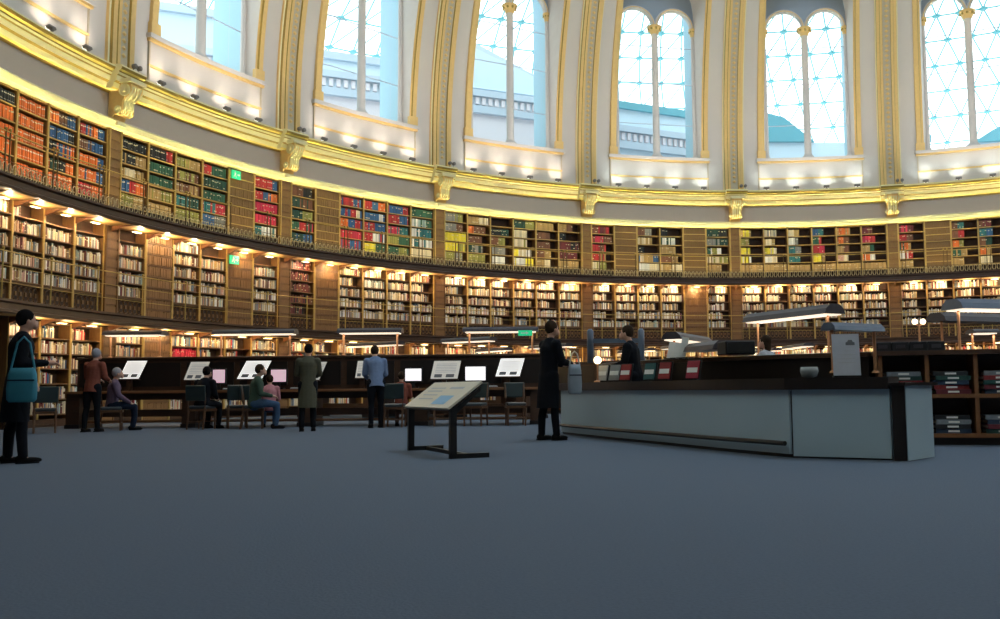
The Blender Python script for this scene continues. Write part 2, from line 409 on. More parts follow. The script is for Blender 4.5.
    s = MB(); bent(s, -WO-.08, WO+.08, .18, ZS-.10, ZS+.02, M['reveal']); bent(s, -WO-.04, WO+.04, .13, ZS-.18, ZS-.10, M['gold_pale']); s.build('sill', w)
    s = MB(); bent(s, -WO, WO, .07, 9.02, 9.08, M['gold_pale']); bent(s, -WO, -WO+.05, .06, 8.5, ZS-.18, M['ribfield']); bent(s, WO-.05, WO, .06, 8.5, ZS-.18, M['ribfield'])
    bent(s, -WO+.05, WO-.05, .03, 9.08, 9.74, M['plaster']); s.build('apron_moulding', w)
    for sg in (-1, 1):
        q = MB(); bent(q, sg*(WI+.15)-.18, sg*(WI+.15)+.18, .15, ZS+.02, ZS+.36, M['gold_pale']); q.build('plinth_block', w)
    return w
win = window_proto(); freeze(win)
win.rotation_euler = (0, 0, -math.radians(deg(-3.5)))
for i in range(1, 20):
    o = copy_tree(win); o.name = 'window_%d' % (i+1); o.rotation_euler = (0, 0, -math.radians(deg(-3.5+i)))
# daylight entering the windows behind the camera
for i in range(9, 17):
    a = deg(-3.5+i); p = P(a, R-.5, 13.2)
    area('daylight_through_window', p, P(a+180, 4, 2), 3.4, 6.0, 62, (.66, .82, 1.0))

# ------------------------------------------------------------------ world and the courtyard outside
w = bpy.data.worlds.new('sky'); SC.world = w; w.use_nodes = True
nt = w.node_tree; bg = nt.nodes['Background']; bg.inputs['Strength'].default_value = 3.1
tc = nt.nodes.new('ShaderNodeTexCoord'); sx = nt.nodes.new('ShaderNodeSeparateXYZ'); cr = nt.nodes.new('ShaderNodeValToRGB')
nt.links.new(tc.outputs['Generated'], sx.inputs[0]); nt.links.new(sx.outputs['Z'], cr.inputs[0]); nt.links.new(cr.outputs[0], bg.inputs[0])
cr.color_ramp.elements[0].color = (.80, .95, 1, 1); cr.color_ramp.elements[1].color = (.80, .97, 1, 1); cr.color_ramp.elements[1].position = .6
e = cr.color_ramp.elements.new(.3); e.color = (1, 1, 1, 1)
def facade(name, p0, p1, ztop, zbot, zd, label, wm, pediment=False, cyan=False):
    r0 = rel(*p0); r1 = rel(*p1); d = (r1-r0); L = Vector((d.x, d.y, 0)).length; an = math.atan2(d.y, d.x)
    t = empty(name, (r0.x, r0.y, 0), an, label, 'building')
    m = MB(); m.box(0, L, 0, 3, 0, zd+EYE, wm); m.build('wall', t)
    m = MB(); m.box(-.2, L+.2, -.25, 3, zd+EYE, zd+.35+EYE, M['ext_trim']); m.box(-.3, L+.3, -.4, 3, zd+.8+EYE, zd+1.1+EYE, M['ext_trim'])
    m.box(0, L, -.15, 3, zd+.35+EYE, zd+.8+EYE, M['ext_pale']); m.build('entablature', t)
    m = MB(); x = .2
    while x < L: m.box(x, x+.18, -.28, -.1, zd+.40+EYE, zd+.76+EYE, M['ext_wall']); x += .34
    dn = m.build('dentil', t); dn['kind'] = 'stuff'
    m = MB(); m.box(0, L, .2, 3, zd+1.1+EYE, ztop+EYE, M['ext_pale'])
    m.box(-.2, L+.2, 0, 3, ztop+EYE, ztop+.35+EYE, M['ext_cyan'] if cyan else M['ext_trim']); m.build('parapet', t)
    if pediment:
        m = MB(); m.ngon([(L*.35, .1, zd+1.1+EYE), (L*1.25, .1, zd+1.1+EYE), (L*.62, .1, zd+4.0+EYE)], (0, 2.5, 0), M['ext_trim']); 
        m.ngon([(L*.38, -.05, zd+1.3+EYE), (L*1.2, -.05, zd+1.3+EYE), (L*.62, -.05, zd+3.6+EYE)], (0, .4, 0), M['ext_pale']); m.build('pediment', t)
    return t
facade('court_building', (-27, 34), (-14.2, 39.5), 16.6, 2, 13.9, 'pale stone courtyard building with dentil cornice seen through the two leftmost windows', M['ext_wall'])
facade('court_building', (-11.5, 40.6), (-.4, 45.6), 15.4, 2, 13.6, 'pale pink stone courtyard front with sloping pediment outside the third window', M['ext_wall'], pediment=True)
facade('court_building', (1.6, 43.4), (8.8, 46.9), 13.9, 2, 11.8, 'pale blue stone block with cyan roof edge outside the fourth window', M['ext_pale'], cyan=True)
t = empty('court_building', rel(11.2, 47, -.8), .05, 'low pale building with two stepped cyan roofs outside the fifth window', 'building')
m = MB(); m.box(0, 8.5, 0, 4, 0, 13.6, M['ext_pale']); m.build('wall', t)
m = MB(); m.ngon([(-.2, -.2, 13.6), (2.6, -.2, 13.6), (1.0, -.2, 14.9), (-.2, -.2, 15.2)], (0, 4, 0), M['ext_cyan']); m.ngon([(5.0, -.2, 13.6), (8.9, -.2, 13.6), (8.9, -.2, 14.0), (6.8, -.2, 14.5)], (0, 4, 0), M['ext_cyan']); m.build('roof', t)
t = empty('court_building', rel(21.5, 46, -.8), -.12, 'white courtyard building with rounded cyan roofs outside the rightmost window', 'building')
m = MB(); m.box(0, 16, 0, 4, 0, 13.2, M['ext_pale']); m.build('wall', t)
m = MB()
for x0, hh in ((.6, 1.1), (6.6, 1.5), (12, 1.2)):
    m.ngon([(x0-.4+5.2*i/12, -.2, 13.2+hh*math.sin(PI*i/12)) for i in range(13)], (0, 4, 0), M['ext_cyan'])
m.build('roof', t)
# steel lattice of the courtyard roof
la = MB(); na = 46; nr = 9; node = {}
for j in range(nr+1):
    for i in range(na+1):
        a = -66+96*(i+(.5 if j % 2 else 0))/na; f = j/nr; r = 24.5+29*f
        node[i, j] = P(a, r, 19.6-5.2*f+1.6*math.sin(PI*f))
for j in range(nr+1):
    for i in range(na+1):
        nb = []
        if j < nr: nb = [(i, j+1), (i-1, j+1)] if j % 2 == 0 else [(i, j+1), (i+1, j+1)]
        if i < na: nb.append((i+1, j))
        for q in nb:
            if q in node: la.tube([node[i, j], node[q]], .045, M['lattice'], 4, cap=False)
t = tag(empty('court_roof'), 'teal steel lattice of the glazed courtyard roof outside the windows', 'roof')
la.build('lattice', t)
lb = MB()
for p in node.values(): lb.lathe([(.16, -.07), (.26, 0), (.16, .07)], M['lattice'], c=p, n=6)
o = lb.build('lattice_node', t); o['kind'] = 'stuff'

# ------------------------------------------------------------------ locators for labels
def where(b, u):
    ribn = ['first', 'second', 'third', 'fourth', 'fifth', 'sixth', 'seventh']
    if b == -4: return '%s left of the first rib' % names[5-u]
    return '%s right of the %s rib' % (names[u], ribn[b+3])
TN = {'upper': 'upper gallery', 'middle': 'middle gallery', 'ground': 'ground floor'}
TZ = {'upper': (4.60, 6.90, 6, .383), 'middle': (1.98, 4.42, 5, .372), 'ground': (-.8, 1.68, 6, .36)}
doors = {('upper', -3, 4), ('upper', -2, 1), ('upper', 0, 1), ('upper', 0, 4), ('upper', 2, 1),
         ('middle', -3, 1), ('middle', -3, 4), ('middle', -2, 1), ('middle', 0, 4), ('ground', -3, 1), ('ground', -1, 3)}
HW = R*math.tan(math.radians(UW/2))-.002
def case_proto(tier):
    z0, z1, nrow, pt = TZ[tier]
    t = empty('bookcase')
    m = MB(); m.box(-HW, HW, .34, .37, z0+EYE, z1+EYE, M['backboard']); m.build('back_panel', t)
    for s in (-1, 1):
        m = MB(); x = s*(HW-.013); m.box(x-.012, x+.012, .02, .34, z0+EYE, z1+EYE, M['wood']); m.box(x-.013, x+.013, -.012, .02, z0+EYE, z1+EYE, M['wood_edge']); m.build('side_panel', t)
    top = z1-.03
    for i in range(0, nrow+1):
        z = top-i*pt
        if z < z0: break
        m = MB(); m.box(-HW+.034, HW-.034, .03, .34, z-.012+EYE, z+.012+EYE, M['wood']); m.box(-HW+.034, HW-.034, .012, .03, z-.014+EYE, z+.014+EYE, M['wood_edge' if tier == 'upper' else 'wood'])
        m.build('shelf', t)
    if tier == 'middle':
        g = MB(); za, zb = 2.02, 2.50
        g.box(-HW+.034, HW-.034, .10, .12, za+EYE, zb+EYE, M['wood_dark'])
        g.box(-HW+.034, HW-.034, .02, .10, zb+EYE-.03, zb+EYE, M['wood'])
        for q in range(6):
            cx = -HW+.11+q*(2*HW-.22)/5
            pts = [(cx+.085*math.cos(a*PI/5), .08, (za+zb)/2+EYE+.17*math.sin(a*PI/5)*abs(math.sin(a*PI/5))**-.3 if math.sin(a*PI/5) else (za+zb)/2+EYE) for a in range(10)]
            g.tube(pts, .014, M['wood'], 4, closed=True)
            g.box(cx-.035, cx+.035, .07, .09, (za+zb)/2-.05+EYE, (za+zb)/2+.05+EYE, M['wood'])
        g.build('grille', t)
    if tier == 'ground':
        g = MB(); g.box(-HW, HW, -.02, .34, -.8+EYE, -.62+EYE, M['wood_dark']); g.build('plinth', t)
    return t
def door_proto(tier, gold):
    z0, z1, nrow, pt = TZ[tier]; t = empty('false_book_door'); mm = M['false_gold' if gold else 'false_book']
    m = MB(); m.box(-HW, HW, .03, .08, z0+EYE, z1+EYE, M['wood']); m.build('door_board', t)
    for s in (-1, 1):
        m = MB(); x = s*(HW-.018); m.box(x-.018, x+.018, -.015, .03, z0+EYE, z1+EYE, M['wood_edge']); m.build('stile', t)
    m = MB(); top = z1-.03; nn = int((z1-z0)/pt*1.35); pp = (z1-z0)/nn
    rnd = random.Random(5)
    for i in range(nn):
        x = -HW+.045
        while x < HW-.09:
            wd = rnd.uniform(.04, .085); m.box(x, x+wd-.006, rnd.uniform(-.006, .004), .03, top-(i+1)*pp+.04+EYE, top-i*pp-rnd.uniform(.02, .05)+EYE, mm); x += wd
        m.box(-HW+.034, HW-.034, -.008, .03, top-(i+1)*pp+EYE, top-(i+1)*pp+.03+EYE, M['wood_edge' if gold else 'wood'])
    o = m.build('false_spine', t); o['kind'] = 'stuff'
    return t
protos = {}
for tier in TZ:
    protos[tier] = case_proto(tier); freeze(protos[tier])
    for gold in (0, 1):
        if gold == (tier == 'upper'): protos[tier, 'door'] = door_proto(tier, gold); freeze(protos[tier, 'door'])
used = set()
def ucentre(b, u): return deg(b)+PIL/2+UW*(u+.5)
def setplace(o, a): o.location = P(a, R, -EYE); o.location.z = 0; o.rotation_euler = (0, 0, -math.radians(a))
def take(key):
    if key not in used: used.add(key); return protos[key]
    return copy_tree(protos[key])
units = []
for tier in TZ:
    for b in VIEW:
        for u in range(6):
            if b == -4 and u < (2 if tier != 'ground' else 3): continue
            if b == 2 and u > 4: continue
            a = ucentre(b, u); dr = (tier, b, u) in doors
            o = take((tier, 'door') if dr else tier)
            setplace(o, a); units.append((tier, b, u, a, dr))
            if dr: tag(o, '%s door of false brown book spines, %s' % (TN[tier], where(b, u)), 'door', 'false book doors between the bookcases')
            else: tag(o, '%s wooden bookcase, %s' % (TN[tier], where(b, u)), 'bookcase', 'curved wall bookcases, ' + TN[tier])
# narrow pilasters between the bays
pw = R*math.tan(math.radians(PIL/2))
for tier in TZ:
    z0, z1, nrow, pt = TZ[tier]; pr0 = None
    for b in range(-3, 4):
        if b == 3: continue
        if pr0 is None:
            t = empty('pilaster'); m = MB(); m.box(-pw, pw, -.02, .3, z0+EYE, z1+EYE, M['wood']); m.build('board', t)
            m = MB()
            for s in (-1, 1): m.box(s*(pw-.02)-.02, s*(pw-.02)+.02, -.06, -.02, z0+EYE, z1+EYE, M['wood_edge' if tier == 'upper' else 'wood'])
            m.build('stile', t)
            m = MB(); i = 0
            while z0+.02+(i+1)*.245 < z1:
                zz = z0+.02+i*.245; m.box(-pw+.05, pw-.05, -.045, -.02, zz+.03+EYE, zz+.22+EYE, M['false_gold' if tier == 'upper' else 'false_book']); i += 1
            o = m.build('raised_panel', t); o['kind'] = 'stuff'
            freeze(t); pr0 = t; first = True
        o = pr0 if first else copy_tree(pr0); first = False
        setplace(o, deg(b)); tag(o, 'narrow panelled wooden pilaster of the %s beneath the %s rib' % (TN[tier], names[b+3]), 'pilaster', 'wooden pilasters between the bookcases')

# ------------------------------------------------------------------ books
C = {'orange': (.78, .17, .025), 'red': (.52, .03, .03), 'crimson': (.62, .03, .07), 'blue': (.03, .11, .26), 'brown': (.20, .08, .035), 'black': (.012, .014, .014),
     'tan': (.46, .29, .10), 'green': (.03, .11, .06), 'dark green': (.015, .06, .04), 'cream': (.74, .62, .40), 'white': (.80, .77, .70), 'yellow': (.85, .70, .04),
     'teal': (.03, .17, .17), 'grey': (.26, .25, .22), 'olive': (.30, .28, .06), 'maroon': (.16, .025, .025), 'pale teal': (.36, .48, .44), 'pink': (.60, .32, .24), 'faded blue': (.16, .22, .28)}
MIXED = ['cream', 'white', 'cream', 'tan', 'brown', 'white', 'grey', 'maroon', 'faded blue', 'cream', 'pink', 'white', 'brown', 'tan', 'pale teal', 'grey', 'cream', 'tan', 'cream', 'grey']
UP = {  # rows from the top for each upper gallery case
 (-4, 2): ['black', 'orange', 'orange', 'orange', 'orange', 'orange'], (-4, 3): ['orange', 'orange', 'orange', 'orange', 'orange', 'orange'],
 (-4, 4): ['orange,brown,blue', 'blue,blue,black', 'black,blue,orange', 'dark green,black,orange', 'orange', 'orange'], (-4, 5): ['red,orange,blue', 'brown,blue,blue', 'orange,orange,blue', 'orange,orange,blue', 'red,orange', 'orange'],
 (-3, 0): ['black', 'black,tan', 'cream,tan', 'blue,red,orange', 'olive,tan', 'cream'], (-3, 1): ['black,black,red', 'green', 'green', 'tan,olive', 'tan', 'cream,blue'], (-3, 2): ['olive,tan', 'olive,brown', 'brown,tan', 'teal,dark green', 'olive', 'cream,red'],
 (-3, 3): ['red,green,green', 'dark green', 'green', 'teal,red,crimson', 'blue,grey', 'cream'], (-3, 5): ['red,red,blue', 'red,blue,orange', 'crimson', 'crimson', 'teal,white,cream', 'cream'],
 (-2, 0): ['brown,black', 'dark green,brown', 'dark green,olive', 'green,red,crimson', 'dark green,blue', 'cream'], (-2, 2): ['red,blue', 'blue,red,cream', 'orange,blue,red', 'red,crimson', 'red,blue', 'cream'],
 (-2, 3): ['red,blue,orange', 'blue,blue,white', 'red,blue', 'red,white,blue', 'yellow,green', 'cream'], (-2, 4): ['blue,blue,red', 'red,blue', 'crimson,teal', 'olive,green', 'green,olive', 'olive'], (-2, 5): ['green', 'white,pale teal,green', 'white,teal,teal', 'teal,white,white', 'cream', 'olive'],
 (-1, 0): ['grey,olive', 'grey,brown', 'yellow', 'yellow,yellow,olive', 'olive,grey', 'cream'], (-1, 1): ['tan,cream', 'orange,brown,brown', 'brown', 'dark green,grey', 'olive', 'grey'], (-1, 2): ['black', 'black,dark green', 'brown,olive', 'grey', 'white', 'cream'],
 (-1, 3): ['dark green,olive', 'cream', 'cream,olive', 'yellow,cream,white', 'white,yellow', 'tan'], (-1, 4): ['tan', 'brown', 'brown', 'brown,tan', 'tan,cream', 'tan'], (-1, 5): ['tan,brown', 'black', 'maroon,black', 'maroon', 'tan', 'tan'],
 (0, 0): ['brown,maroon,red', 'crimson,brown', 'red,brown', 'red,tan', 'cream,olive', 'tan'], (0, 2): ['brown,grey', 'cream,tan', 'black', 'cream,tan,blue', 'white,cream', 'tan'], (0, 3): ['black', 'white,dark green,white', 'tan', 'brown,tan', 'tan,cream', 'tan'],
 (0, 5): ['dark green,black', 'grey,dark green', 'green,olive,white', 'cream,olive', 'tan', 'tan'],
 (1, 0): ['tan,yellow', 'olive,tan', 'yellow,olive', 'yellow,white', 'tan', 'brown'], (1, 1): ['grey,cream', 'cream,tan', 'yellow,cream', 'white,cream', 'tan', 'brown'], (1, 2): ['cream,tan', 'white,grey', 'teal,grey', 'teal', 'tan', 'brown'],
 (1, 3): ['blue,teal', 'green,red', 'red,crimson', 'yellow,tan', 'tan', 'brown'], (1, 4): ['orange,tan', 'orange,brown', 'tan,brown', 'pink,cream', 'tan', 'brown'], (1, 5): ['maroon,brown', 'crimson,red', 'tan,green', 'orange,white', 'tan', 'brown'],
 (2, 0): ['crimson,maroon', 'red,brown', 'green,orange,tan', 'white,red,red', 'tan', 'brown'], (2, 2): ['brown,teal', 'brown,red', 'orange,olive', 'green,tan', 'tan', 'tan'], (2, 3): ['brown,maroon', 'teal,blue', 'brown,dark green', 'orange,tan', 'cream', 'tan'], (2, 4): ['brown', 'green', 'red,orange', 'tan', 'tan', 'tan']}
cand = []          # every book: (size in picture, tier,b,u,row,k, x,y0,z,w,d,h,colour name, bearing)
rnd = random.Random(3)
for tier, b, u, a, dr in units:
    if dr: continue
    z0, z1, nrow, pt = TZ[tier]; top = z1-.03
    for i in range(nrow):
        zb = top-(i+1)*pt+.013
        if zb < z0: continue
        if tier == 'upper':
            pal = UP[(b, u)][i].split(',')
            fill = 1.0 if b <= -2 else rnd.choice([.7, .85, 1.0]) if b < 1 else rnd.uniform(.42, .62)
            if pal == ['black'] and b > -3: fill = .0 if rnd.random() < .5 else .35
            if b == 1 and i >= 4: fill = 1.0
        elif tier == 'middle':
            pal = MIXED if (b, u) != (-2, 0) else ['maroon', 'brown', 'maroon', 'black']
            if i == 0 and b <= -3 and u != 2: fill = 0 if (b, u) != (-4, 3) else .3
            elif b <= -3: fill = rnd.choice([1, 1, .97])
            else: fill = rnd.choice([1, 1, .95, .85, .6]) if b < 0 else rnd.choice([1, .95, .8, .65])
        else:
            pal = MIXED + ['red', 'white', 'blue']
            if b == -3 and u == 2 and i == 1: pal = ['crimson']
            if b == -3 and u == 0 and i == 4: pal = ['red', 'crimson', 'maroon']
            fill = rnd.choice([1, 1, .8, .5])
        if fill < .05: continue
        x = -HW+.042; xe = x+(2*HW-.084)*fill; k = 0
        big = tier == 'upper'
        seg = 0; hh0 = rnd.uniform(.27, .33)
        while x < xe-.03:
            frac = (x+HW)/(2*HW)
            if big:
                cname = pal[min(len(pal)-1, int(frac*len(pal)/max(fill, .3)))] if rnd.random() < .8 else rnd.choice(pal)
                wd = rnd.uniform(.045, .075); h = hh0+rnd.uniform(-.008, .008)
            else:
                cname = rnd.choice(pal); wd = rnd.uniform(.026, .058); h = rnd.uniform(.20, .30)
            if x+wd > xe: break
            k += 1
            y0 = .035+rnd.uniform(0, .02); zc = (zb+z1)/2
            cand.append([0, tier, b, u, i, k, x, y0, zb, wd-.003, rnd.uniform(.15, .21), h, cname, a]); x += wd
from mathutils import Vector as V
cmi = cam.matrix_world.inverted()
for c in cand:
    p = P(c[13], R, c[8]+.15); q = cmi @ p; dpt = -q.z
    x = 500+54.25+f_px*q.x/dpt; y = 309.5-f_px*q.y/dpt
    vis = 2 < x < 998 and 2 < y < 350 and not (x < 45 and y > 300)
    if c[1] == 'upper' and c[4] == 5: vis = False
    cosv = abs((p.x*(p.x-CAMX)+p.y*(p.y-CAMY))/(R*math.hypot(p.x-CAMX, p.y-CAMY)))
    c[0] = (c[9]*c[11]*cosv/dpt**2) if vis else 0
order = sorted(range(len(cand)), key=lambda i: -cand[i][0]); single = set(order[:298])
st = MB(); st.c = []
def jit(c, r): k = 1+r.uniform(-.22, .22); return tuple(min(.95, q*k) for q in c)
sizes = {}
for i, c in enumerate(cand):
    s, tier, b, u, row, k, x, y0, z, wd, dp, h, cname, a = c
    if i in single:
        key = (round(wd/.008), round(h/.02))
        if key not in sizes:
            w_, h_ = key[0]*.008, key[1]*.02; m = MB(); r_ = min(.012, w_/3); hd = .9*w_/2
            pts = [(-hd, .17, 0), (hd, .17, 0), (hd, .008, 0), (hd*.6, .001, 0), (0, -.003, 0), (-hd*.6, .001, 0), (-hd, .008, 0)]
            m.ngon(pts, (0, 0, h_), M['book_one'])
            for zf in (.72, .22): m.ngon([(hd*.92, .006, h_*zf), (hd*.55, -.0012, h_*zf), (0, -.0048, h_*zf), (-hd*.55, -.0012, h_*zf), (-hd*.92, .006, h_*zf)], (0, 0, h_*(.09 if zf > .5 else .03)), M['spine_label'])
            sizes[key] = m.build('book'); o = sizes[key]
        else: o = sizes[key].copy(); COL.objects.link(o)
        Tm = Matrix.Rotation(-math.radians(a), 4, 'Z') @ Vector((x+wd/2, R+y0, z+EYE))
        o.location = Tm; o.rotation_euler = (0, 0, -math.radians(a)); o.color = (*jit(C[cname], rnd), 1)
        nm = ('%dth' % k) if k > 3 and k not in (21, 22, 23) else {1: '1st', 2: '2nd', 3: '3rd', 21: '21st', 22: '22nd', 23: '23rd'}[k]
        tag(o, '%s book, %s on %s shelf, %s bookcase %s' % (cname, nm, names[row], TN[tier].replace(' gallery', '-gallery'), where(b, u).replace(' of the ', ' of ')), 'book', 'bound books on the curved bookcases')
    else:
        T = Matrix.Rotation(-math.radians(a), 4, 'Z'); nb = len(st.f)
        st.box(x, x+wd, R+y0, R+y0+dp, z+EYE, z+h+EYE, M['book_stuff'], T)
        cc = jit(C[cname], rnd); st.c += [cc]*(len(st.f)-nb)
        if wd > .03 and rnd.random() < .5 and cname not in ('white', 'cream'):
            nb = len(st.f); zz = z+h*rnd.choice([.2, .65, .7]); st.box(x+.003, x+wd-.003, R+y0-.003, R+y0, zz+EYE, zz+h*.1+EYE, M['book_stuff'], T); st.c += [(.7, .58, .35)]*(len(st.f)-nb)
o = st.build('books'); tag(o, 'rows of smaller and farther books filling the curved bookcases all round the wall', 'books', kind='stuff')

# ------------------------------------------------------------------ galleries
A0, A1 = deg(-4.45), deg(3.05)
def gallery(nm, label, zt, zb, ang0):
    t = tag(empty(nm), label, 'gallery')
    m = MB(); ring(m, [(20.5, zb), (20.46, zb+.02), (20.46, zb+.07), (20.5, zb+.09), (20.5, zt-.08), (20.43, zt-.05), (20.43, zt), (20.5, zt), (20.56, zt), (20.56, zb)], A0, A1, M['fascia'], 1.0); m.build('fascia', t)
    m = MB(); ring(m, [(20.56, zt-.04), (21.28, zt-.04), (21.28, zt-.01), (20.56, zt-.01)], A0, A1, M['wood_dark'], 1.0); m.build('walkway', t)
    m = MB(); ring(m, [(20.56, zb+.03), (21.28, zb+.03), (21.28, zb+.06), (20.56, zb+.06)], A0, A1, M['soffit'], 1.0); m.build('soffit', t)
    for b in range(-4, 4):
        for u in range(6):
            a = ucentre(b, u)-UW/2 if u else deg(b)
            if a < A0 or a > A1: continue
            m = MB(); T = Matrix.Rotation(-math.radians(a), 4, 'Z'); m.ngon([T @ Vector(q) for q in ((-.03, 20.56, zb+.03+EYE), (-.03, 21.28, zb+.03+EYE), (-.03, 21.28, zb-.12+EYE), (-.03, 21.0, zb-.02+EYE))], T.to_3x3() @ Vector((.06, 0, 0)), M['wood_red']); m.build('soffit_rib', t)
    return t
gallery('upper_gallery', 'upper curved gallery walkway with dark wooden edge between the two book tiers', 4.60, 4.30, 0)
gallery('lower_gallery', 'lower curved gallery walkway with dark wooden edge above the ground floor books', 1.97, 1.68, 0)
def railing(nm, label, z, hgt, scroll):
    t = tag(empty(nm), label, 'railing'); r = 20.56
    m = MB(); nn = 110; pts = [P(A0+(A1-A0)*i/nn, r, z+hgt) for i in range(nn+1)]; m.tube(pts, .016, M['brass'], 6); m.build('handrail', t, smooth=True)
    m = MB()
    for hh in ((.30,) if scroll else (.36, .70)): m.tube([P(A0+(A1-A0)*i/nn, r, z+hh) for i in range(nn+1)], .009, M['brass' if not scroll else 'iron'], 5)
    m.build('rail', t)
    for b in range(-4, 4):
        for q in range(4):
            a = deg(b)+q*18/4+.9
            if a > A1 or a < A0: continue
            m = MB(); 
            for dd in (-.07, .07) if scroll else (0,):
                T = Matrix.Rotation(-math.radians(a), 4, 'Z')
                m.tube([T @ Vector((dd, r, z+EYE-.03)), T @ Vector((dd, r, z+EYE+hgt+.02))], .018, M['brass' if not scroll else 'iron'], 6)
                m.sphere(T @ Vector((dd, r, z+EYE+hgt+.05)), .035, M['brass'], 8)
            m.build('post', t)
    if scroll:
        m = MB(); step = math.degrees(.17/r); a = A0
        while a < A1:
            T = Matrix.Rotation(-math.radians(a), 4, 'Z')
            pts = [T @ Vector((.06*math.cos(q*PI/5), r, z+EYE+.14+.12*math.sin(q*PI/5))) for q in range(-2, 8)]
            m.tube(pts, .015, M['brass_pale'], 4, cap=False); a += step
        o = m.build('scrollwork', t); o['kind'] = 'stuff'
railing('upper_railing', 'brass scrollwork railing along the edge of the upper gallery', 4.60, .92, True)
railing('lower_railing', 'thin brass rail with posts along the edge of the lower gallery', 1.97, 1.02, False)

# lights under the galleries: one fitting above each bookcase
fx = MB(); fx.box(-.30, .30, -.13, -.03, -.03, .0, M['lamp_warm']); lp = {}
for tier, zc, en in (('middle', 4.31, 23.), ('ground', 1.69, 14.)):
    for tr_, b, u, a, dr in units:
        if tr_ != tier: continue
        if not lp:
            t = empty('shelf_light'); m = MB(); m.box(-.16, .16, -.15, -.03, -.015, .02, M['brass']); m.build('housing', t)
            m = MB(); m.box(-.13, .13, -.13, -.05, -.030, -.015, M['lamp_warm']); m.build('diffuser', t); freeze(t); lp['p'] = t; o = t
        else: o = copy_tree(lp['p'])
        q = P(a, R-.05, zc-.01); o.location = q; o.rotation_euler = (0, 0, -math.radians(a))
        tag(o, 'warm strip light above the %s bookcase, %s' % (TN[tier], where(b, u)), 'light', 'strip lights under the galleries')
        point('shelf_lamp', P(a, R-.26, zc-.13), en, (1, .74, .43), .02)
# yellow light along the upper gallery that rises over the upper tier and the cornice
a = A0+2
while a < A1-1:
    area('gallery_uplight', P(a, 20.70, 4.92), P(a, 21.32, 6.4), 1.8, .06, 7.5, (1, .80, .38), spread=2.9)
    area('cornice_uplight', P(a+2.5, 20.70, 4.95), P(a+2.5, 21.15, 8.05), 1.8, .06, 11, (1, .88, .40), spread=.75); a += 5.0
    
# spotlights on top of the cornice washing the wall under the windows
sp = None
for b in range(-4, 3):
    for k, s in enumerate((-1.95, -.65, .65, 1.95)):
        if b == -4 and k < 2: continue
        a = deg(b+.5)+math.degrees(s/R)
        if sp is None:
            t = empty('cornice_spotlight')
            m = MB(); m.box(-.12, .12, -.07, .05, .05, .13, M['spot'], Matrix.Rotation(-.35, 4, 'X')); m.build('lamp_housing', t, bevel=.015)
            m = MB(); m.box(-.10, .10, .055, .062, .06, .12, M['lamp_dome'], Matrix.Rotation(-.35, 4, 'X')); m.build('lamp_face', t)
            m = MB(); m.box(-.03, .03, -.04, .02, 0, .08, M['spot']); m.build('stand', t); freeze(t); sp = t; o = t
        else: o = copy_tree(sp)
        o.location = P(a, 21.02, 8.51); o.rotation_euler = (0, 0, -math.radians(a))
        bn = ('outside left of the first rib' if b == -4 else 'below the %s window from the left' % names[b+3])
        tag(o, '%s small cornice spotlight %s' % (['leftmost', 'second', 'third', 'rightmost'][k], bn), 'spotlight', 'spotlights standing on the cornice')
        area('spot_lamp', P(a, 20.88, 8.66), P(a, 21.28, 9.9), .30, .1, 6.0, (1, .90, .80) if b < 0 else (.86, .97, .98), spread=2.4)
tw = None
for b in range(-3, 3):
    if tw is None:
        t = empty('twin_spotlight')
        for s in (-.09, .09):
            m = MB(); m.lathe([(.03, -.05), (.065, -.03), (.07, .06), (.05, .08)], M['spot'], T=Matrix.Translation((s, 0, .14)) @ Matrix.Rotation(PI/2, 4, 'X'), n=14); m.build('lamp_head', t)
        m = MB(); m.tube([(-.09, .02, .14), (-.09, .02, 0), (.09, .02, 0), (.09, .02, .14)], .012, M['spot'], 6); m.build('bracket', t); freeze(t); tw = t; o = t
    else: o = copy_tree(tw)
    a = deg(b)+.95; o.location = P(a, 20.98, 8.54); o.rotation_euler = (0, 0, -math.radians(a))
    tag(o, 'pair of small round spotlights at the foot of the %s rib' % names[b+3], 'spotlight', 'twin round spotlights at the rib feet')
# soft fill onto the dome: lights added without fittings, one before each bay
for b in range(-10, 10):
    area('dome_fill', P(deg(b+.5), 19.6, 8.7), P(deg(b+.5), 21.0, 15), 3.5, .3, 48, (1, .90, .80), spread=2.2)

# green exit signs
def exit_sign(b, u, tier, z, label):
    a = ucentre(b, u)-.9; t = empty('exit_sign', P(a, R-.10, z), -math.radians(a), label, 'sign')
    m = MB(); m.box(-.17, .17, -.02, .03, -.13, .13, M['exit_green']); m.build('sign_face', t)
    m = MB(); m.sphere((-.06, -.022, .07), .022, M['white'], 8, (1, .1, 1)); m.ngon([(-.08, -.022, .04), (-.02, -.022, .05), (-.03, -.022, -.02), (.0, -.022, -.09), (-.02, -.022, -.09), (-.06, -.022, -.02), (-.10, -.022, -.08), (-.12, -.022, -.07), (-.085, -.022, -.01)], (0, -.003, 0), M['white'])
    m.ngon([(.03, -.022, .02), (.09, -.022, .02), (.09, -.022, .05), (.14, -.022, 0), (.09, -.022, -.05), (.09, -.022, -.02), (.03, -.022, -.02)], (0, -.003, 0), M['white']); m.build('pictogram', t)
exit_sign(-3, 4, 'upper', 6.68, 'green exit sign high on the upper gallery false book door')
exit_sign(-3, 4, 'middle', 4.02, 'green exit sign on the middle gallery false book door')

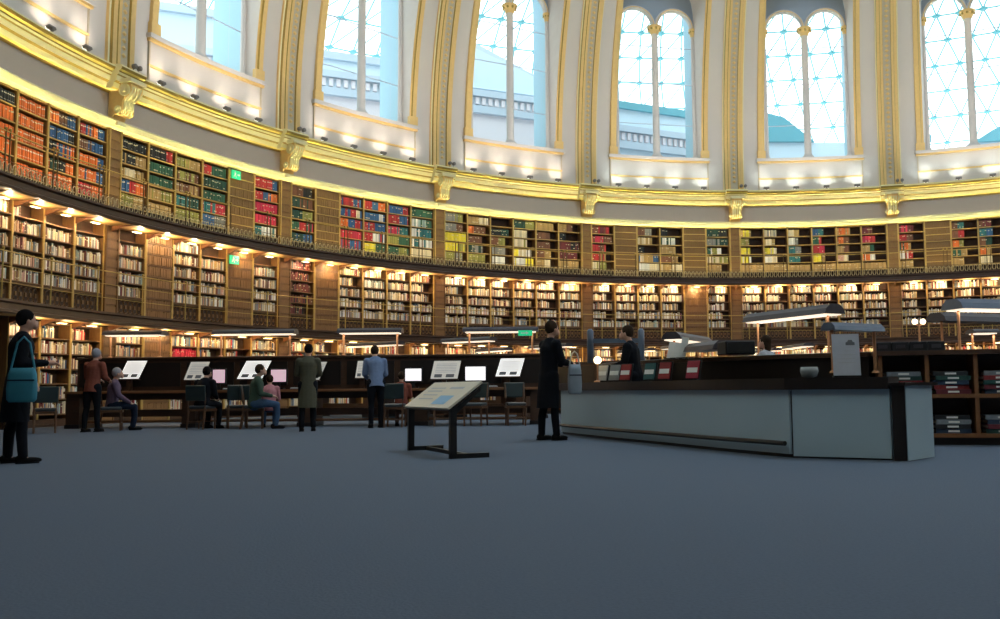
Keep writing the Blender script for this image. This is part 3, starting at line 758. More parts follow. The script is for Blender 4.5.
# ------------------------------------------------------------------ reading desks (spokes of the room)
def desk_thing(p0, p1, label, detail=True):
    d = Vector(p1)-Vector(p0); L = d.length; an = math.atan2(d.y, d.x)
    t = empty('reading_desk', (p0[0], p0[1], 0), an, label, 'desk', 'long radiating reading desks')
    m = MB(); m.box(0, L, -.62, -.06, .78, .82, M['wood_dark']); m.box(0, L, -.635, -.62, .77, .825, M['wood_red']); m.box(0, L, .06, .62, .78, .82, M['wood_dark']); m.build('table_top', t, bevel=.006)
    m = MB(); m.box(0, L, -.06, .06, .62, 1.54, M['wood_dark'])
    x = 0
    while x < L-.5: m.box(x+.06, min(x+1.2, L)-.06, -.075, -.06, .92, 1.46, M['counter_dark']); x += 1.22
    m.build('partition', t)
    m = MB(); m.box(-.04, L+.04, -.14, .14, 1.54, 1.59, M['wood_dark']); m.build('top_cap', t, bevel=.01)
    k = int(L/2.45)
    for i in range(k+1):
        x = i*(L-.3)/max(1, k); m = MB(); m.box(x, x+.30, -.5, .5, 0, .78, M['wood_dark']); m.box(x-.015, x+.315, -.52, .52, 0, .09, M['counter_dark']); m.build('pedestal', t)
    m = MB(); m.tube([(0, -.25, .14), (L, -.25, .14)], .03, M['wood_red'], 8); m.box(0, L, -.05, .05, .24, .40, M['wood_dark']); m.build('foot_rail', t)
    return t
DY = 20.85
desk_thing(rel(-10.9, DY)[:2]+(0,) if False else (rel(-10.9, DY).x, rel(-10.9, DY).y, 0), (rel(-.25, DY-.05).x, rel(-.25, DY-.05).y, 0), 'long dark reading desk carrying lit boards and monitors, nearest on the left')
def canopy(x0, x1, y0, y1, zb, label, hood='hood', lit='lamp_white', en=9, base=1.59, thick=.11, wid=.42, glow=True, sides=(0.08, .92)):
    a = rel(x0, y0, 0); c = rel(x1, y1, 0); L = (c-a).length; an = math.atan2(c.y-a.y, c.x-a.x)
    t = empty('desk_lamp', (a.x, a.y, base), an, label, 'lamp', 'long hooded lamps on the reading desks')
    zb = zb+EYE-base; h = wid/2
    m = MB(); m.ngon([(0, -h, zb), (0, -h*.85, zb+thick*.55), (0, -h*.45, zb+thick), (0, h*.45, zb+thick), (0, h*.85, zb+thick*.55), (0, h, zb), (0, h*.9, zb), (0, -h*.9, zb)], (L, 0, 0), M[hood]); m.build('hood', t)
    if glow:
        m = MB(); m.box(.06, L-.06, -h*.8, h*.8, zb-.022, zb-.004, M[lit]); m.build('light_tube', t)
        l = area('desk_lamp_light', Vector((a.x+c.x, a.y+c.y, 0))/2+Vector((0, 0, zb+base-.05)), Vector((a.x+c.x, a.y+c.y, 0))/2, L*.9, .2, en, (1, .84, .66)); l.rotation_euler = (0, 0, an)
    for s in sides:
        m = MB(); m.tube([(L*s, 0, 0), (L*s, 0, zb+.02)], .022, M['copper'], 8); m.lathe([(.05, 0), (.045, .02), (.025, .03)], M['copper'], c=(L*s, 0, 0), n=12); m.build('post', t, smooth=False)
    return t
def px(x, d): return (x-500-54.25)/908.63*d
for x0, x1, nm in ((105, 164, 'leftmost of the four, above a bright board'), (214, 296, 'second of four, above the green jumper'), (338, 402, 'third of the four, above the reader in blue'), (463, 538, 'rightmost of the four, above two white boards')):
    canopy(px(x0, DY), px(x1, DY), DY, DY, 1.30, 'dark hooded lamp on the near desk, ' + nm)
# farther desks
def spoke(ang, label):
    p0 = P(ang, 11.2, -.8); p1 = P(ang, 19.6, -.8); desk_thing((p1.x, p1.y, 0), (p0.x, p0.y, 0), label)
spoke(-58, 'long dark reading desk behind the near one, second from the left')
spoke(-39, 'long dark reading desk in the middle distance, third from the left')
spoke(-21, 'long dark reading desk behind the staff counter, fourth from the left')
spoke(-3, 'long dark reading desk behind the staff counter, fifth from the left')
spoke(15, 'long dark reading desk at the far right behind the catalogue shelves')
def can_spoke(ang, r0, r1, label, **k):
    a = P(ang, r0, 0); c = P(ang, r1, 0); canopy(a.x-CAMX, c.x-CAMX, a.y-CAMY, c.y-CAMY, 1.30, label, **k)
can_spoke(-58, 17.9, 15.9, 'hooded lamp on the second desk, between the blue reader and the upright boards')
can_spoke(-58, 14.3, 12.6, 'hooded lamp on the second desk beneath the small green sign', en=6)
can_spoke(-39, 18.6, 16.8, 'hooded lamp on the third desk, left of the two visible there', en=6)
can_spoke(-39, 15.5, 13.6, 'hooded lamp on the third desk beside the standing visitor in black', en=6)
can_spoke(-21, 18.0, 15.5, 'hooded lamp on the fourth desk, behind the bluish frame', en=6)
can_spoke(-21, 14.5, 12.0, 'hooded lamp on the fourth desk behind the upright leaflets', en=6)
can_spoke(-3, 18.0, 15.5, 'hooded lamp on the fifth desk behind the grey hood', en=6)
can_spoke(-3, 14.5, 12.0, 'hooded lamp on the fifth desk behind the ring desk', en=6)
can_spoke(15, 15.5, 13.5, 'hooded lamp on the far right desk behind the twin globe lamp', en=6)
es = empty('exit_sign', rel(px(525, 20.6), 20.6, 1.25), 0, 'small green exit sign hanging by the rightmost near desk lamp', 'sign')
m = MB(); m.box(-.16, .16, -.02, .02, -.06, .06, M['exit_green']); m.build('sign_face', es)
m = MB(); m.ngon([(-.10, -.024, .012), (.02, -.024, .012), (.02, -.024, .035), (.08, -.024, 0), (.02, -.024, -.035), (.02, -.024, -.012), (-.10, -.024, -.012)], (0, -.003, 0), M['white']); m.build('pictogram', es)

# boards and monitors on the near desk
def lit_board(x0, x1, ytop, ybot, skew, kind, label, d=DY-.33):
    w_ = (x1-x0)/908.63*d; cx = px((x0+x1)/2, d); hor = 388.2-.0097*((x0+x1)/2-554)
    zt = (hor-ytop)/908.63*d; zb = (hor-ybot)/908.63*d; h = zt-zb
    t = empty('display_board', rel(cx, d, .04), 0, label, 'board', 'tilted display boards on the near reading desk')
    base = zb-.04; m = MB(); sk = skew/908.63*d
    lo, hi = Vector((0, 0, base)), Vector((sk, .16, base+h))
    vs = [lo+Vector((-w_/2, 0, 0)), lo+Vector((w_/2, 0, 0)), hi+Vector((w_/2, 0, 0)), hi+Vector((-w_/2, 0, 0))]
    m.ngon([v+Vector((0, .004, 0)) for v in vs], (0, .025, 0), M['wood_dark']); m.build('backing', t)
    m = MB(); m.ngon(vs, (0, .003, 0), M[kind]); m.build('sheet', t)
    m = MB()
    def pt(u, v): return vs[0]*(1-u)*(1-v)+vs[1]*u*(1-v)+vs[2]*u*v+vs[3]*(1-u)*v+Vector((0, -.003, 0))
    for (u0, u1, v0, v1) in ((.12, .40, .08, .26), (.55, .85, .08, .26)) + tuple((.12, .88, .36+.09*i, .385+.09*i) for i in range(6)):
        m.poly([pt(u0, v0), pt(u1, v0), pt(u1, v1), pt(u0, v1)], [(0, 1, 2, 3)], M['print_dark' if v1-v0 > .1 else 'print_grey'])
    m.build('printed_text', t)
    m = MB(); m.box(-w_/2-.02, w_/2+.02, -.06, .04, base-.03, base-.005, M['wood_dark']); m.box(-.05, .05, 0, .1, 0, base-.03, M['wood_dark']); m.build('ledge', t)
    return t
lit_board(119, 139, 361, 379, 5, 'lit_board', 'white display board at the left end of the near desk')
lit_board(184, 203, 362, 380, 4, 'lit_board_dim', 'greyish display board beside the seated reader in black')
lit_board(237, 262, 361, 379, 7, 'lit_board', 'bright display board behind the reader in the green jumper')
lit_board(355, 368, 361, 378, 1, 'lit_board_dim', 'narrow display board half hidden by the reader in blue')
lit_board(309, 319, 362, 380, 6, 'lit_board_dim', 'display board beside the standing figure in dark clothes')
lit_board(430, 457, 361, 379, 3, 'lit_board_dim', 'grey-white printed display board left of the central monitor')
lit_board(495, 519, 358.5, 376.5, 5, 'lit_board', 'bright printed display board at the right end of the near desk')
def monitor(x0, x1, ytop, ybot, kind, label, d=DY-.38):
    w_ = (x1-x0)/908.63*d; cx = px((x0+x1)/2, d); hor = 388.2-.0097*((x0+x1)/2-554)
    zt = (hor-ytop)/908.63*d; zb = (hor-ybot)/908.63*d; z0 = zb-.04
    t = empty('monitor', rel(cx, d, .04), 0, label, 'monitor', 'monitors on the near reading desk')
    m = MB(); m.box(-w_/2-.03, w_/2+.03, 0, .06, z0-.03, z0+zt-zb+.03, M['black']); m.build('casing', t, bevel=.008)
    m = MB(); m.box(-w_/2, w_/2, -.004, 0, z0, z0+zt-zb, M[kind]); m.build('screen', t)
    m = MB(); m.box(-.12, .12, -.06, .14, 0, .02, M['black']); m.box(-.03, .03, .02, .06, .02, z0, M['black']); m.build('stand', t)
monitor(213, 225, 370, 383, 'screen_pink', 'small pink-white monitor beside the seated reader in black')
monitor(271, 286, 370, 382, 'screen_pink', 'pink-white monitor right of the reader in the green jumper')
monitor(405, 421, 369, 381, 'screen', 'white monitor behind the green backed chair')
monitor(465, 485, 367, 380.5, 'screen', 'bright white monitor between the two printed boards')
# keyboards
for x in (233, 300, 445, 488):
    t = empty('keyboard', rel(px(x, 20.4), 20.4, .04), 0, {233: 'pale keyboard left of the bright board behind the green jumper', 300: 'pale keyboard left of the dark standing figure', 445: 'pale keyboard under the grey printed board', 488: 'pale keyboard right of the central monitor'}[x], 'keyboard', 'keyboards on the near desk')
    m = MB(); m.box(-.2, .2, -.07, .07, 0, .02, M['print_grey']); m.build('tray', t, bevel=.004)
    m = MB()
    for r in range(4):
        for c in range(12): m.box(-.185+c*.031, -.16+c*.031, -.06+r*.031, -.035+r*.031, .02, .028, M['white'])
    o = m.build('key', t); o['kind'] = 'stuff'

# ------------------------------------------------------------------ chairs
def chair_proto():
    t = empty('reading_chair')
    m = MB(); m.box(-.21, .21, -.20, .21, .43, .50, M['seat_leather']); m.build('seat', t, bevel=.025)
    m = MB(); m.box(-.22, .22, -.21, .22, .38, .43, M['chair_wood']); m.build('seat_frame', t)
    for sx_ in (-1, 1):
        m = MB(); m.tube([(sx_*.19, .19, 0), (sx_*.19, .19, .40)], [.018, .026], M['chair_wood'], 8); m.build('leg', t)
        m = MB(); m.tube([(sx_*.19, -.25, 0), (sx_*.19, -.19, .42), (sx_*.20, -.21, .60), (sx_*.20, -.26, .92)], [.018, .026, .024, .02], M['chair_wood'], 8); m.build('leg', t)
    m = MB(); m.box(-.23, .23, -.265, -.215, .62, .95, M['green_leather'], Matrix.Rotation(.08, 4, 'X') @ Matrix.Translation((0, .05, 0))); m.build('backrest', t, bevel=.03)
    for yy in (.19, -.22): m = MB(); m.tube([(-.19, yy, .16), (.19, yy, .16)], .012, M['chair_wood'], 6); m.build('stretcher', t)
    freeze(t); return t
cp = chair_proto(); firstc = True
for x, d, ang, lb in ((395, 19.6, 0, 'dark green backed chair drawn up to the white monitor'), (475, 19.85, 2.9, 'dark chair with a glossy seat under the bright central monitor'), (515, 19.85, 3.3, 'dark chair with a glossy seat under the board at the desk end'),
                  (47, 18.4, .5, 'dark chair at the far left of the near desk'), (113, 19.2, -1.2, 'dark chair under the person in the purplish top'), (203, 19.5, -.2, 'dark chair under the seated reader in black'), (254, 19.5, -1.3, 'dark chair under the reader in the green jumper'), (238, 19.9, .4, 'empty dark chair left of the green jumper reader'), (443, 20.0, .1, 'dark chair half behind the slanted display stand')):
    o = cp if firstc else copy_tree(cp); firstc = False
    o.location = rel(px(x, d), d, -.8); o.rotation_euler = (0, 0, ang); tag(o, lb, 'chair', 'chairs along the near reading desk')

# ------------------------------------------------------------------ slanted display stand in front
t = empty('display_stand', rel(-1.26, 10.7), math.atan2(1.3, -.67)-PI, 'slanted cream display board on a black frame standing in the open floor', 'display stand')
# local x runs along the low edge away from the camera side, y towards the raised edge
a_, b_ = rel(-1.96, 12.05), rel(-1.24, 10.55); L = (b_-a_).length; an = math.atan2(b_.y-a_.y, b_.x-a_.x)
t.location = a_; t.rotation_euler = (0, 0, an)
m = MB(); m.ngon([(-.04, 0, .56), (-.04, .42, .87), (-.04, .40, .89), (-.04, -.02, .58)], (L+.08, 0, 0), M['board']); m.build('board', t, bevel=.004)
m = MB(); m.ngon([(-.03, .0, .545), (-.03, .42, .855), (-.03, .42, .87), (-.03, 0, .56)], (L+.06, 0, 0), M['black_metal']); m.build('board_tray', t)
m = MB()
def sl(u, v): return Vector((L*u, -.02+.42*v, .583+.31*v))
for (u0, u1, v0, v1, mm) in ((.55, .85, .12, .45, 'print_blue'), (.10, .45, .60, .64, 'print_grey'), (.10, .45, .72, .76, 'print_grey'), (.10, .45, .30, .34, 'print_grey'), (.10, .45, .45, .49, 'print_grey'), (.55, .85, .7, .78, 'print_grey')):
    m.poly([sl(u0, v0), sl(u1, v0), sl(u1, v1), sl(u0, v1)], [(0, 1, 2, 3)], M[mm])
m.build('printed_text', t)
for x in (0, L):
    m = MB(); m.box(x-.03, x+.03, .02, .10, 0, .60, M['black_metal']); m.build('leg', t)
    m = MB(); m.box(x-.03, x+.03, .02, .50, 0, .055, M['black_metal']); m.build('foot', t)
    m = MB(); m.ngon([(x-.02, .06, .48), (x-.02, .06, .56), (x-.02, .40, .83), (x-.02, .40, .78)], (.04, 0, 0), M['black_metal']); m.build('strut', t)
m = MB(); m.box(0, L, .26, .31, 0, .045, M['black_metal']); m.build('crossbar', t)

# ------------------------------------------------------------------ information counter
path = [(0.10, 16.0), (.50, 15.0), (.95, 13.9), (1.5, 12.7), (2.05, 11.4), (2.62, 10.25)]
def smooth_path(p, n=6):
    out = []
    for i in range(len(p)-1):
        p0 = Vector(p[max(i-1, 0)]); p1 = Vector(p[i]); p2 = Vector(p[i+1]); p3 = Vector(p[min(i+2, len(p)-1)])
        for k in range(n):
            t = k/n; out.append(.5*((2*p1)+(-p0+p2)*t+(2*p0-5*p1+4*p2-p3)*t*t+(-p0+3*p1-3*p2+p3)*t*t*t))
    out.append(Vector(p[-1])); return out
def wallstrip(mb, pts, off0, off1, z0, z1, m):
    """upright or flat band following plan points; off: distance to the right hand side normal (away from the camera)"""
    n = len(pts); vs = []
    for i, p in enumerate(pts):
        t = (pts[min(i+1, n-1)]-pts[max(i-1, 0)]).normalized(); nrm = Vector((-t.y, t.x))
        for o_, z in ((off0, z0), (off1, z0), (off1, z1), (off0, z1)):
            q = p+nrm*o_; vs.append(rel(q.x, q.y, z))
    fs = [(4*i+j, 4*i+(j+1) % 4, 4*i+4+(j+1) % 4, 4*i+4+j) for i in range(n-1) for j in range(4)] + [(0, 1, 2, 3), tuple(4*(n-1)+j for j in (3, 2, 1, 0))]
    mb.poly(vs, fs, m)
cp_ = smooth_path(path); end = [Vector((2.65, 10.22)), Vector((3.56, 9.72))]
t = tag(empty('information_counter'), 'curved information counter with pale blue-white panels and dark worktop', 'counter')
m = MB(); wallstrip(m, cp_, 0, .04, -.76, -.045, M['counter_panel']); m.build('front_panel', t)
m = MB(); wallstrip(m, end, 0, .04, -.78, -.045, M['counter_panel']); m.build('front_panel', t)
m = MB(); wallstrip(m, cp_+end, .03, .62, -.80, -.06, M['counter_dark']); m.build('carcass', t)
m = MB(); wallstrip(m, cp_+end, -.06, .68, -.045, .085, M['counter_dark']); m.build('worktop', t)
m = MB(); pts = []
for i, p in enumerate(cp_):
    tt = (cp_[min(i+1, len(cp_)-1)]-cp_[max(i-1, 0)]).normalized(); q = p+Vector((tt.y, -tt.x))*.07; pts.append(rel(q.x, q.y, -.64))
m.tube(pts, .028, M['black_metal'], 8); m.build('foot_rail', t)
m = MB(); wallstrip(m, [Vector((3.575, 9.70)), Vector((3.70, 9.66))], -.02, .5, -.8, .0, M['counter_dark']); m.build('end_post', t)
m = MB(); wallstrip(m, [Vector((3.70, 9.66)), Vector((4.20, 10.2))], -.01, .3, -.8, -.01, M['counter_panel']); m.build('end_panel', t)
m = MB(); wallstrip(m, [Vector((3.64, 9.58)), Vector((4.24, 10.2))], -.04, .4, -.01, .025, M['counter_dark']); m.build('end_worktop', t)

# ------------------------------------------------------------------ ring desk with open catalogue shelves
rp = smooth_path([(.85, 18.2), (.95, 16.9), (1.5, 15.5), (2.4, 14.2), (3.4, 13.1), (4.28, 12.45)], 4)
t = tag(empty('ring_desk'), 'curved staff desk with pale shiny top behind the information counter', 'desk')
m = MB(); wallstrip(m, rp, 0, .45, .39, .45, M['wood_dark']); m.build('desk_top', t)
m = MB(); wallstrip(m, rp, .02, .43, .451, .456, M['counter_panel']); m.build('inlay', t)
m = MB(); wallstrip(m, rp, .06, .40, -.8, .39, M['counter_dark']); m.build('carcass', t)
t = tag(empty('catalogue_shelves', rel(4.5, 12.25), 0), 'low brown open catalogue shelves holding flat volumes at the right edge', 'shelves')
an = math.atan2(-.30, 1.25); t.rotation_euler = (0, 0, an)
LS = 4.4
m = MB(); m.box(-.14, LS, .5, .53, 0, 1.2, M['wood_dark']); m.build('back_panel', t)
m = MB(); m.box(-.2, LS, -.06, .62, 1.19, 1.25, M['wood_dark']); m.box(-.18, LS, -.03, .60, 1.25, 1.256, M['hood']); m.build('top', t)
for x in (-.14, .45, 1.05, 1.72, 2.40, 3.08): m = MB(); m.box(x, x+.05, 0, .5, .1, 1.19, M['wood_red']); m.build('divider', t)
for z in (.10, .62): m = MB(); m.box(-.09, LS, -.01, .5, z, z+.05, M['wood_red']); m.build('shelf', t)
m = MB(); m.box(0, LS, .05, .5, 0, .1, M['counter_dark']); m.build('plinth', t)
TS = t
vol = None; ords = ['lowest', 'second', 'third', 'fourth', 'topmost']
Tt = Matrix.Translation(t.location) @ Matrix.Rotation(an, 4, 'Z')
cols = {'red': (.22, .02, .02), 'blue': (.02, .04, .075), 'black': (.012, .013, .015), 'green': (.015, .06, .05), 'grey': (.20, .22, .24), 'maroon': (.13, .02, .03)}
seq = [(-.07, .67, ['maroon', 'grey', 'red', 'green', 'grey']), (.52, .67, ['maroon', 'red', 'blue', 'green', 'black']), (1.14, .67, ['blue', 'maroon', 'green', 'red', 'grey']),
       (-.07, .15, ['black', 'red', 'blue', 'grey']), (.52, .15, ['blue', 'black', 'grey', 'black']), (1.14, .15, ['green', 'maroon', 'blue', 'grey'])]
cn = {(-.07, .67): 'upper left', (.52, .67): 'upper middle', (1.14, .67): 'upper right', (-.07, .15): 'lower left', (.52, .15): 'lower middle', (1.14, .15): 'lower right'}
rr = random.Random(9)
for x, z, cl in seq:
    zz = z
    for i, c in enumerate(cl):
        th = rr.uniform(.045, .07)
        if vol is None:
            v = empty('catalogue_volume'); m = MB(); m.box(-.22, .22, 0, .36, 0, .012, M['book_one']); m.box(-.22, .22, 0, .36, .048, .06, M['book_one']); m.box(-.22, .22, -.012, .01, 0, .06, M['book_one']); m.build('cover', v, bevel=.004)
            m = MB(); m.box(-.21, .21, .01, .345, .012, .048, M['paper']); m.build('page_block', v)
            m = MB(); m.box(-.07, .07, -.0135, -.012, .018, .042, M['paper']); m.build('spine_label', v); freeze(v); vol = v; o = v
        else: o = copy_tree(vol)
        off = rr.uniform(-.05, .05)
        o.location = Tt @ Vector((x+.27+off*.4, .05+rr.uniform(0, .04), zz)); o.rotation_euler = (0, 0, an+rr.uniform(-.08, .08)); o.scale = (1, 1, 1)
        for ch in [q for q in COL.objects if q.parent == o]: ch.color = (*cols[c], 1)
        tag(o, '%s flat volume, %s in its stack, %s compartment of the catalogue shelves' % (c, ords[i], cn[(x, z)]), 'book', 'large volumes lying in the catalogue shelves'); zz += .0605

# lamps and things around the staff desk
canopy(px(752, 19.5), px(836, 17.2), 19.5, 17.2, 1.36, 'large dark hooded lamp over the ring desk, right of centre', base=1.256, en=12, thick=.18, wid=.5)
canopy(px(953, 14.2), px(1030, 14.6), 14.2, 14.6, 1.17, 'blue-grey hooded lamp at the right edge of the picture', hood='hood_blue', base=1.256, en=10, thick=.16, wid=.5)
canopy(px(936, 16.5), px(1010, 17.2), 16.5, 17.2, 1.14, 'unlit dark hooded lamp behind the lamp at the right edge', base=1.256, en=4, thick=.16, wid=.5, glow=False)
canopy(px(970, 18), px(996, 18), 18, 18, 1.0, 'small hooded lamp glowing low behind the right shelves', base=1.256, en=6, thick=.08)
canopy(px(671, 15.2), px(704, 17.0), 15.2, 17.0, .80, 'small hooded lamp lighting the upright leaflets on the ring desk', base=1.256, en=8, thick=.12, wid=.35)
canopy(px(828, 11.7), px(878, 12.2), 11.7, 12.2, .71, 'pale blue-grey tilted lamp hood above the white sign', hood='hood_blue', base=.96, en=1, thick=.10, wid=.25, glow=False)
canopy(px(694, 14.6), px(724, 13.6), 14.6, 13.6, .55, 'low grey lamp hood with copper post beside the black cabinet', hood='hood', base=1.256, en=2, thick=.14, wid=.4, glow=False)
# central platform that carries the inner lamps
t = tag(empty('central_desk', (0, 0, 0)), 'round central superintendent desk at the middle of the room behind the lamps', 'desk')
m = MB()
for r0, r1, z0, z1, mm in ((2.4, 3.6, 1.20, 1.25, 'wood_dark'), (2.5, 3.5, 0, 1.20, 'counter_dark')):
    ring(m, [(r0, z0-EYE), (r1, z0-EYE), (r1, z1-EYE), (r0, z1-EYE)], 0, 360, M[mm], 6)
m.build('body', t)
# a second ring of desk where the outer hoods stand
t = tag(empty('inner_catalogue_desk', (0, 0, 0)), 'dark inner ring desk carrying the hooded lamps on the right', 'desk')
m = MB(); ring(m, [(4.2, -.8), (5.0, -.8), (5.0, .45), (4.2, .45)], 180, 310, M['counter_dark'], 4); m.build('body', t)
m = MB(); ring(m, [(4.1, .45), (5.1, .45), (5.1, .456+0), (4.1, .456)], 180, 310, M['counter_panel'], 4); m.build('top', t)
# twin globe lamp
t = empty('globe_lamp', rel(px(919.5, 14.5), 14.5, .45), 0, 'twin globe lamp on a thin stem behind the catalogue shelves', 'lamp')
m = MB(); m.tube([(0, 0, 0), (0, 0, .50)], .016, M['copper'], 8); m.lathe([(.08, 0), (.07, .02), (.02, .04)], M['copper'], n=14); m.build('stem', t)
m = MB(); m.tube([(-.08, 0, .52), (0, 0, .48), (.08, 0, .52)], .012, M['copper'], 6); m.build('arm', t)
for s in (-.065, .065): m = MB(); m.sphere((s, 0, .55), .045, M['lamp_warm']); m.build('globe', t, smooth=True)
t = empty('globe_lamp', rel(px(597, 15.0), 15.0, .09), 0, 'small glowing round table lamp on the counter beside the visitor in black', 'lamp')
m = MB(); m.tube([(0, 0, 0), (0, 0, .30)], .014, M['copper'], 8); m.lathe([(.07, 0), (.06, .02), (.02, .03)], M['copper'], n=14); m.build('stem', t)
m = MB(); m.sphere((0, 0, .36), .065, M['lamp_warm']); m.build('globe', t, smooth=True)
# bluish frame behind the counter
t = empty('screen_frame', rel(px(590, 16.6), 16.6, .45), 0, 'blue-grey metal frame with two round topped posts on the ring desk', 'frame')
for x in (0, .93): m = MB(); m.tube([(x, 0, 0), (x, 0, .58), (x, 0, .62)], [.06, .06, .03], M['hood_blue'], 12); m.build('post', t, smooth=True)
m = MB(); m.box(0, .93, -.03, .03, .36, .44, M['hood_blue']); m.build('crossbar', t)
# black cabinet and white sign
t = empty('monitor_cabinet', rel(px(736, 13.2), 13.2, .45), .1, 'black cabinet standing on the ring desk beside the grey hood', 'cabinet')
m = MB(); m.box(-.22, .22, -.2, .25, 0, .2, M['black']); m.build('body', t, bevel=.02)
m = MB(); m.box(-.19, .19, -.215, -.2, .03, .17, M['black_metal']); m.build('front_panel', t)
t = empty('sign_stand', rel(px(846, 10.35), 10.35, .09), -.15, 'white notice with a small dark emblem standing on the information counter', 'sign')
m = MB(); T = Matrix.Rotation(-.14, 4, 'X'); m.box(-.15, .15, 0, .012, .02, .50, M['notice'], T); m.build('notice', t)
m = MB()
m.ngon([T @ Vector(q) for q in ((0, 0, .37), (.10, 0, .37), (.10, 0, .40), (.08, 0, .41), (.07, 0, .43), (.03, 0, .43), (.02, 0, .41), (0, 0, .40))], T.to_3x3() @ Vector((0, -.003, 0)), M['print_dark']); m.build('emblem', t)
m = MB()
for i in range(4): m.box(-.02 if i == 0 else -.10, .10, -.002, 0, .30-i*.045, .306-i*.045, M['print_grey'], T)
m.build('printed_text', t)
m = MB(); m.box(-.15, .15, -.04, .10, 0, .02, M['black_metal']); m.build('base', t)
# leaflets
lf = [(600, 15.0, 'white', 'grey leaflet rack beside the glowing lamp'), (612, 14.7, 'paper', 'slanted white leaflet rack left of the red one'), (623, 14.4, 'red', 'red and white leaflet rack below the standing staff member'), (647, 13.9, 'teal', 'turquoise leaflet rack on the information counter'),
      (662, 13.4, 'red', 'red leaflet rack right of the turquoise one'), (690, 12.7, 'crimson', 'red leaflet rack nearest the black cabinet')]
for x, d, c, lb in lf:
    t = empty('leaflet_rack', rel(px(x, d), d+.0, .09), -.9+.1, lb, 'leaflet rack', 'leaflet racks along the counter')
    m = MB(); m.box(-.12, .12, .02, .04, 0, .30, M['black_metal'], Matrix.Rotation(-.25, 4, 'X')); m.box(-.12, .12, -.05, .06, 0, .02, M['black_metal']); m.build('holder', t)
    if 'lf_'+c not in M: M['lf_'+c] = mat('leaflet_'+c.replace(' ', '_'), tuple(.5*q for q in C.get(c, (.5, .5, .48))), .5)  # colours halved: the shade around the racks is put into the leaflet colour
    m = MB(); m.box(-.10, .10, -.005, .018, .03, .28, M['lf_'+c], Matrix.Rotation(-.25, 4, 'X')); m.build('leaflet', t)
    m = MB(); m.box(-.09, .09, -.008, -.005, .11, .18, M['paper'], Matrix.Rotation(-.25, 4, 'X')); m.build('printed_panel', t)
for x, d, h, lb in ((669, 14.9, .28, 'cream upright leaflet on the ring desk, left of the brightest'), (675, 14.7, .26, 'cream upright leaflet in the middle of the ring desk group'), (681, 14.6, .34, 'brightest white upright leaflet under the small hooded lamp')):
    t = empty('upright_leaflet', rel(px(x, d), d, .457), -.1, lb, 'leaflet', 'upright leaflets on the ring desk'); m = MB(); m.box(-.055, .055, 0, .012, 0, h, M['paper'], Matrix.Rotation(.22, 4, 'Y')); m.build('sheet', t)
    m = MB(); m.box(-.09, .09, -.04, .05, 0, .012, M['black_metal']); m.build('foot', t)
t = empty('glass_bowl', rel(px(808, 10.9), 10.9, .09), 0, 'round glass bowl on the information counter', 'bowl')
M['bowl'] = mat('bowl', (.30, .32, .32), .15)
m = MB(); m.lathe([(.05, 0), (.09, .02), (.11, .08), (.10, .13), (.085, .13), (.09, .08), (.03, .03)], M['bowl'], n=18); m.build('body', t, smooth=True)
# box file row on top of catalogue shelves
for i, x in enumerate((.10, .33, .56, .79)):
    t = empty('box_file', Tt @ Vector((x+.0-.25, .40, 1.257)), an, 'black box file on the catalogue shelves, %s from the left' % names[i], 'box file', 'box files on the catalogue shelves')
    m = MB(); m.box(0, .22, -.12, .12, 0, .13, M['black']); m.build('box', t, bevel=.01)
    m = MB(); m.box(.05, .17, -.125, -.12, .04, .09, M['hood']); m.build('label_holder', t)

# ------------------------------------------------------------------ people
SKIN = mat('skin', (.52, .29, .20), .55, var=.05); SKIN2 = mat('skin_dark', (.20, .10, .06), .55, var=.05)
def cloth(nm, c): return mat(nm, c, .9, var=.15, scale=25, bump=.1, spec=.1)
FAB = {'black': cloth('black_cloth', (.008, .009, .012)), 'navy': cloth('navy_cloth', (.012, .018, .035)), 'jeans': cloth('jeans_cloth', (.05, .09, .16)), 'green': cloth('green_cloth', (.055, .085, .06)), 'blue': cloth('blue_cloth', (.15, .20, .31)),
       'pale': cloth('pale_cloth', (.36, .38, .42)), 'pink': cloth('pink_cloth', (.46, .20, .22)), 'purple': cloth('purple_cloth', (.13, .09, .13)), 'rust': cloth('rust_cloth', (.20, .06, .04)), 'brown': cloth('brown_cloth', (.07, .04, .03)),
       'shoe': cloth('shoe_leather', (.008, .007, .007)), 'hair': cloth('brown_hair', (.03, .018, .010)), 'hairg': cloth('grey_hair', (.30, .30, .32)), 'hairk': cloth('black_hair', (.006, .005, .005)), 'olive': cloth('olive_cloth', (.08, .075, .05))}
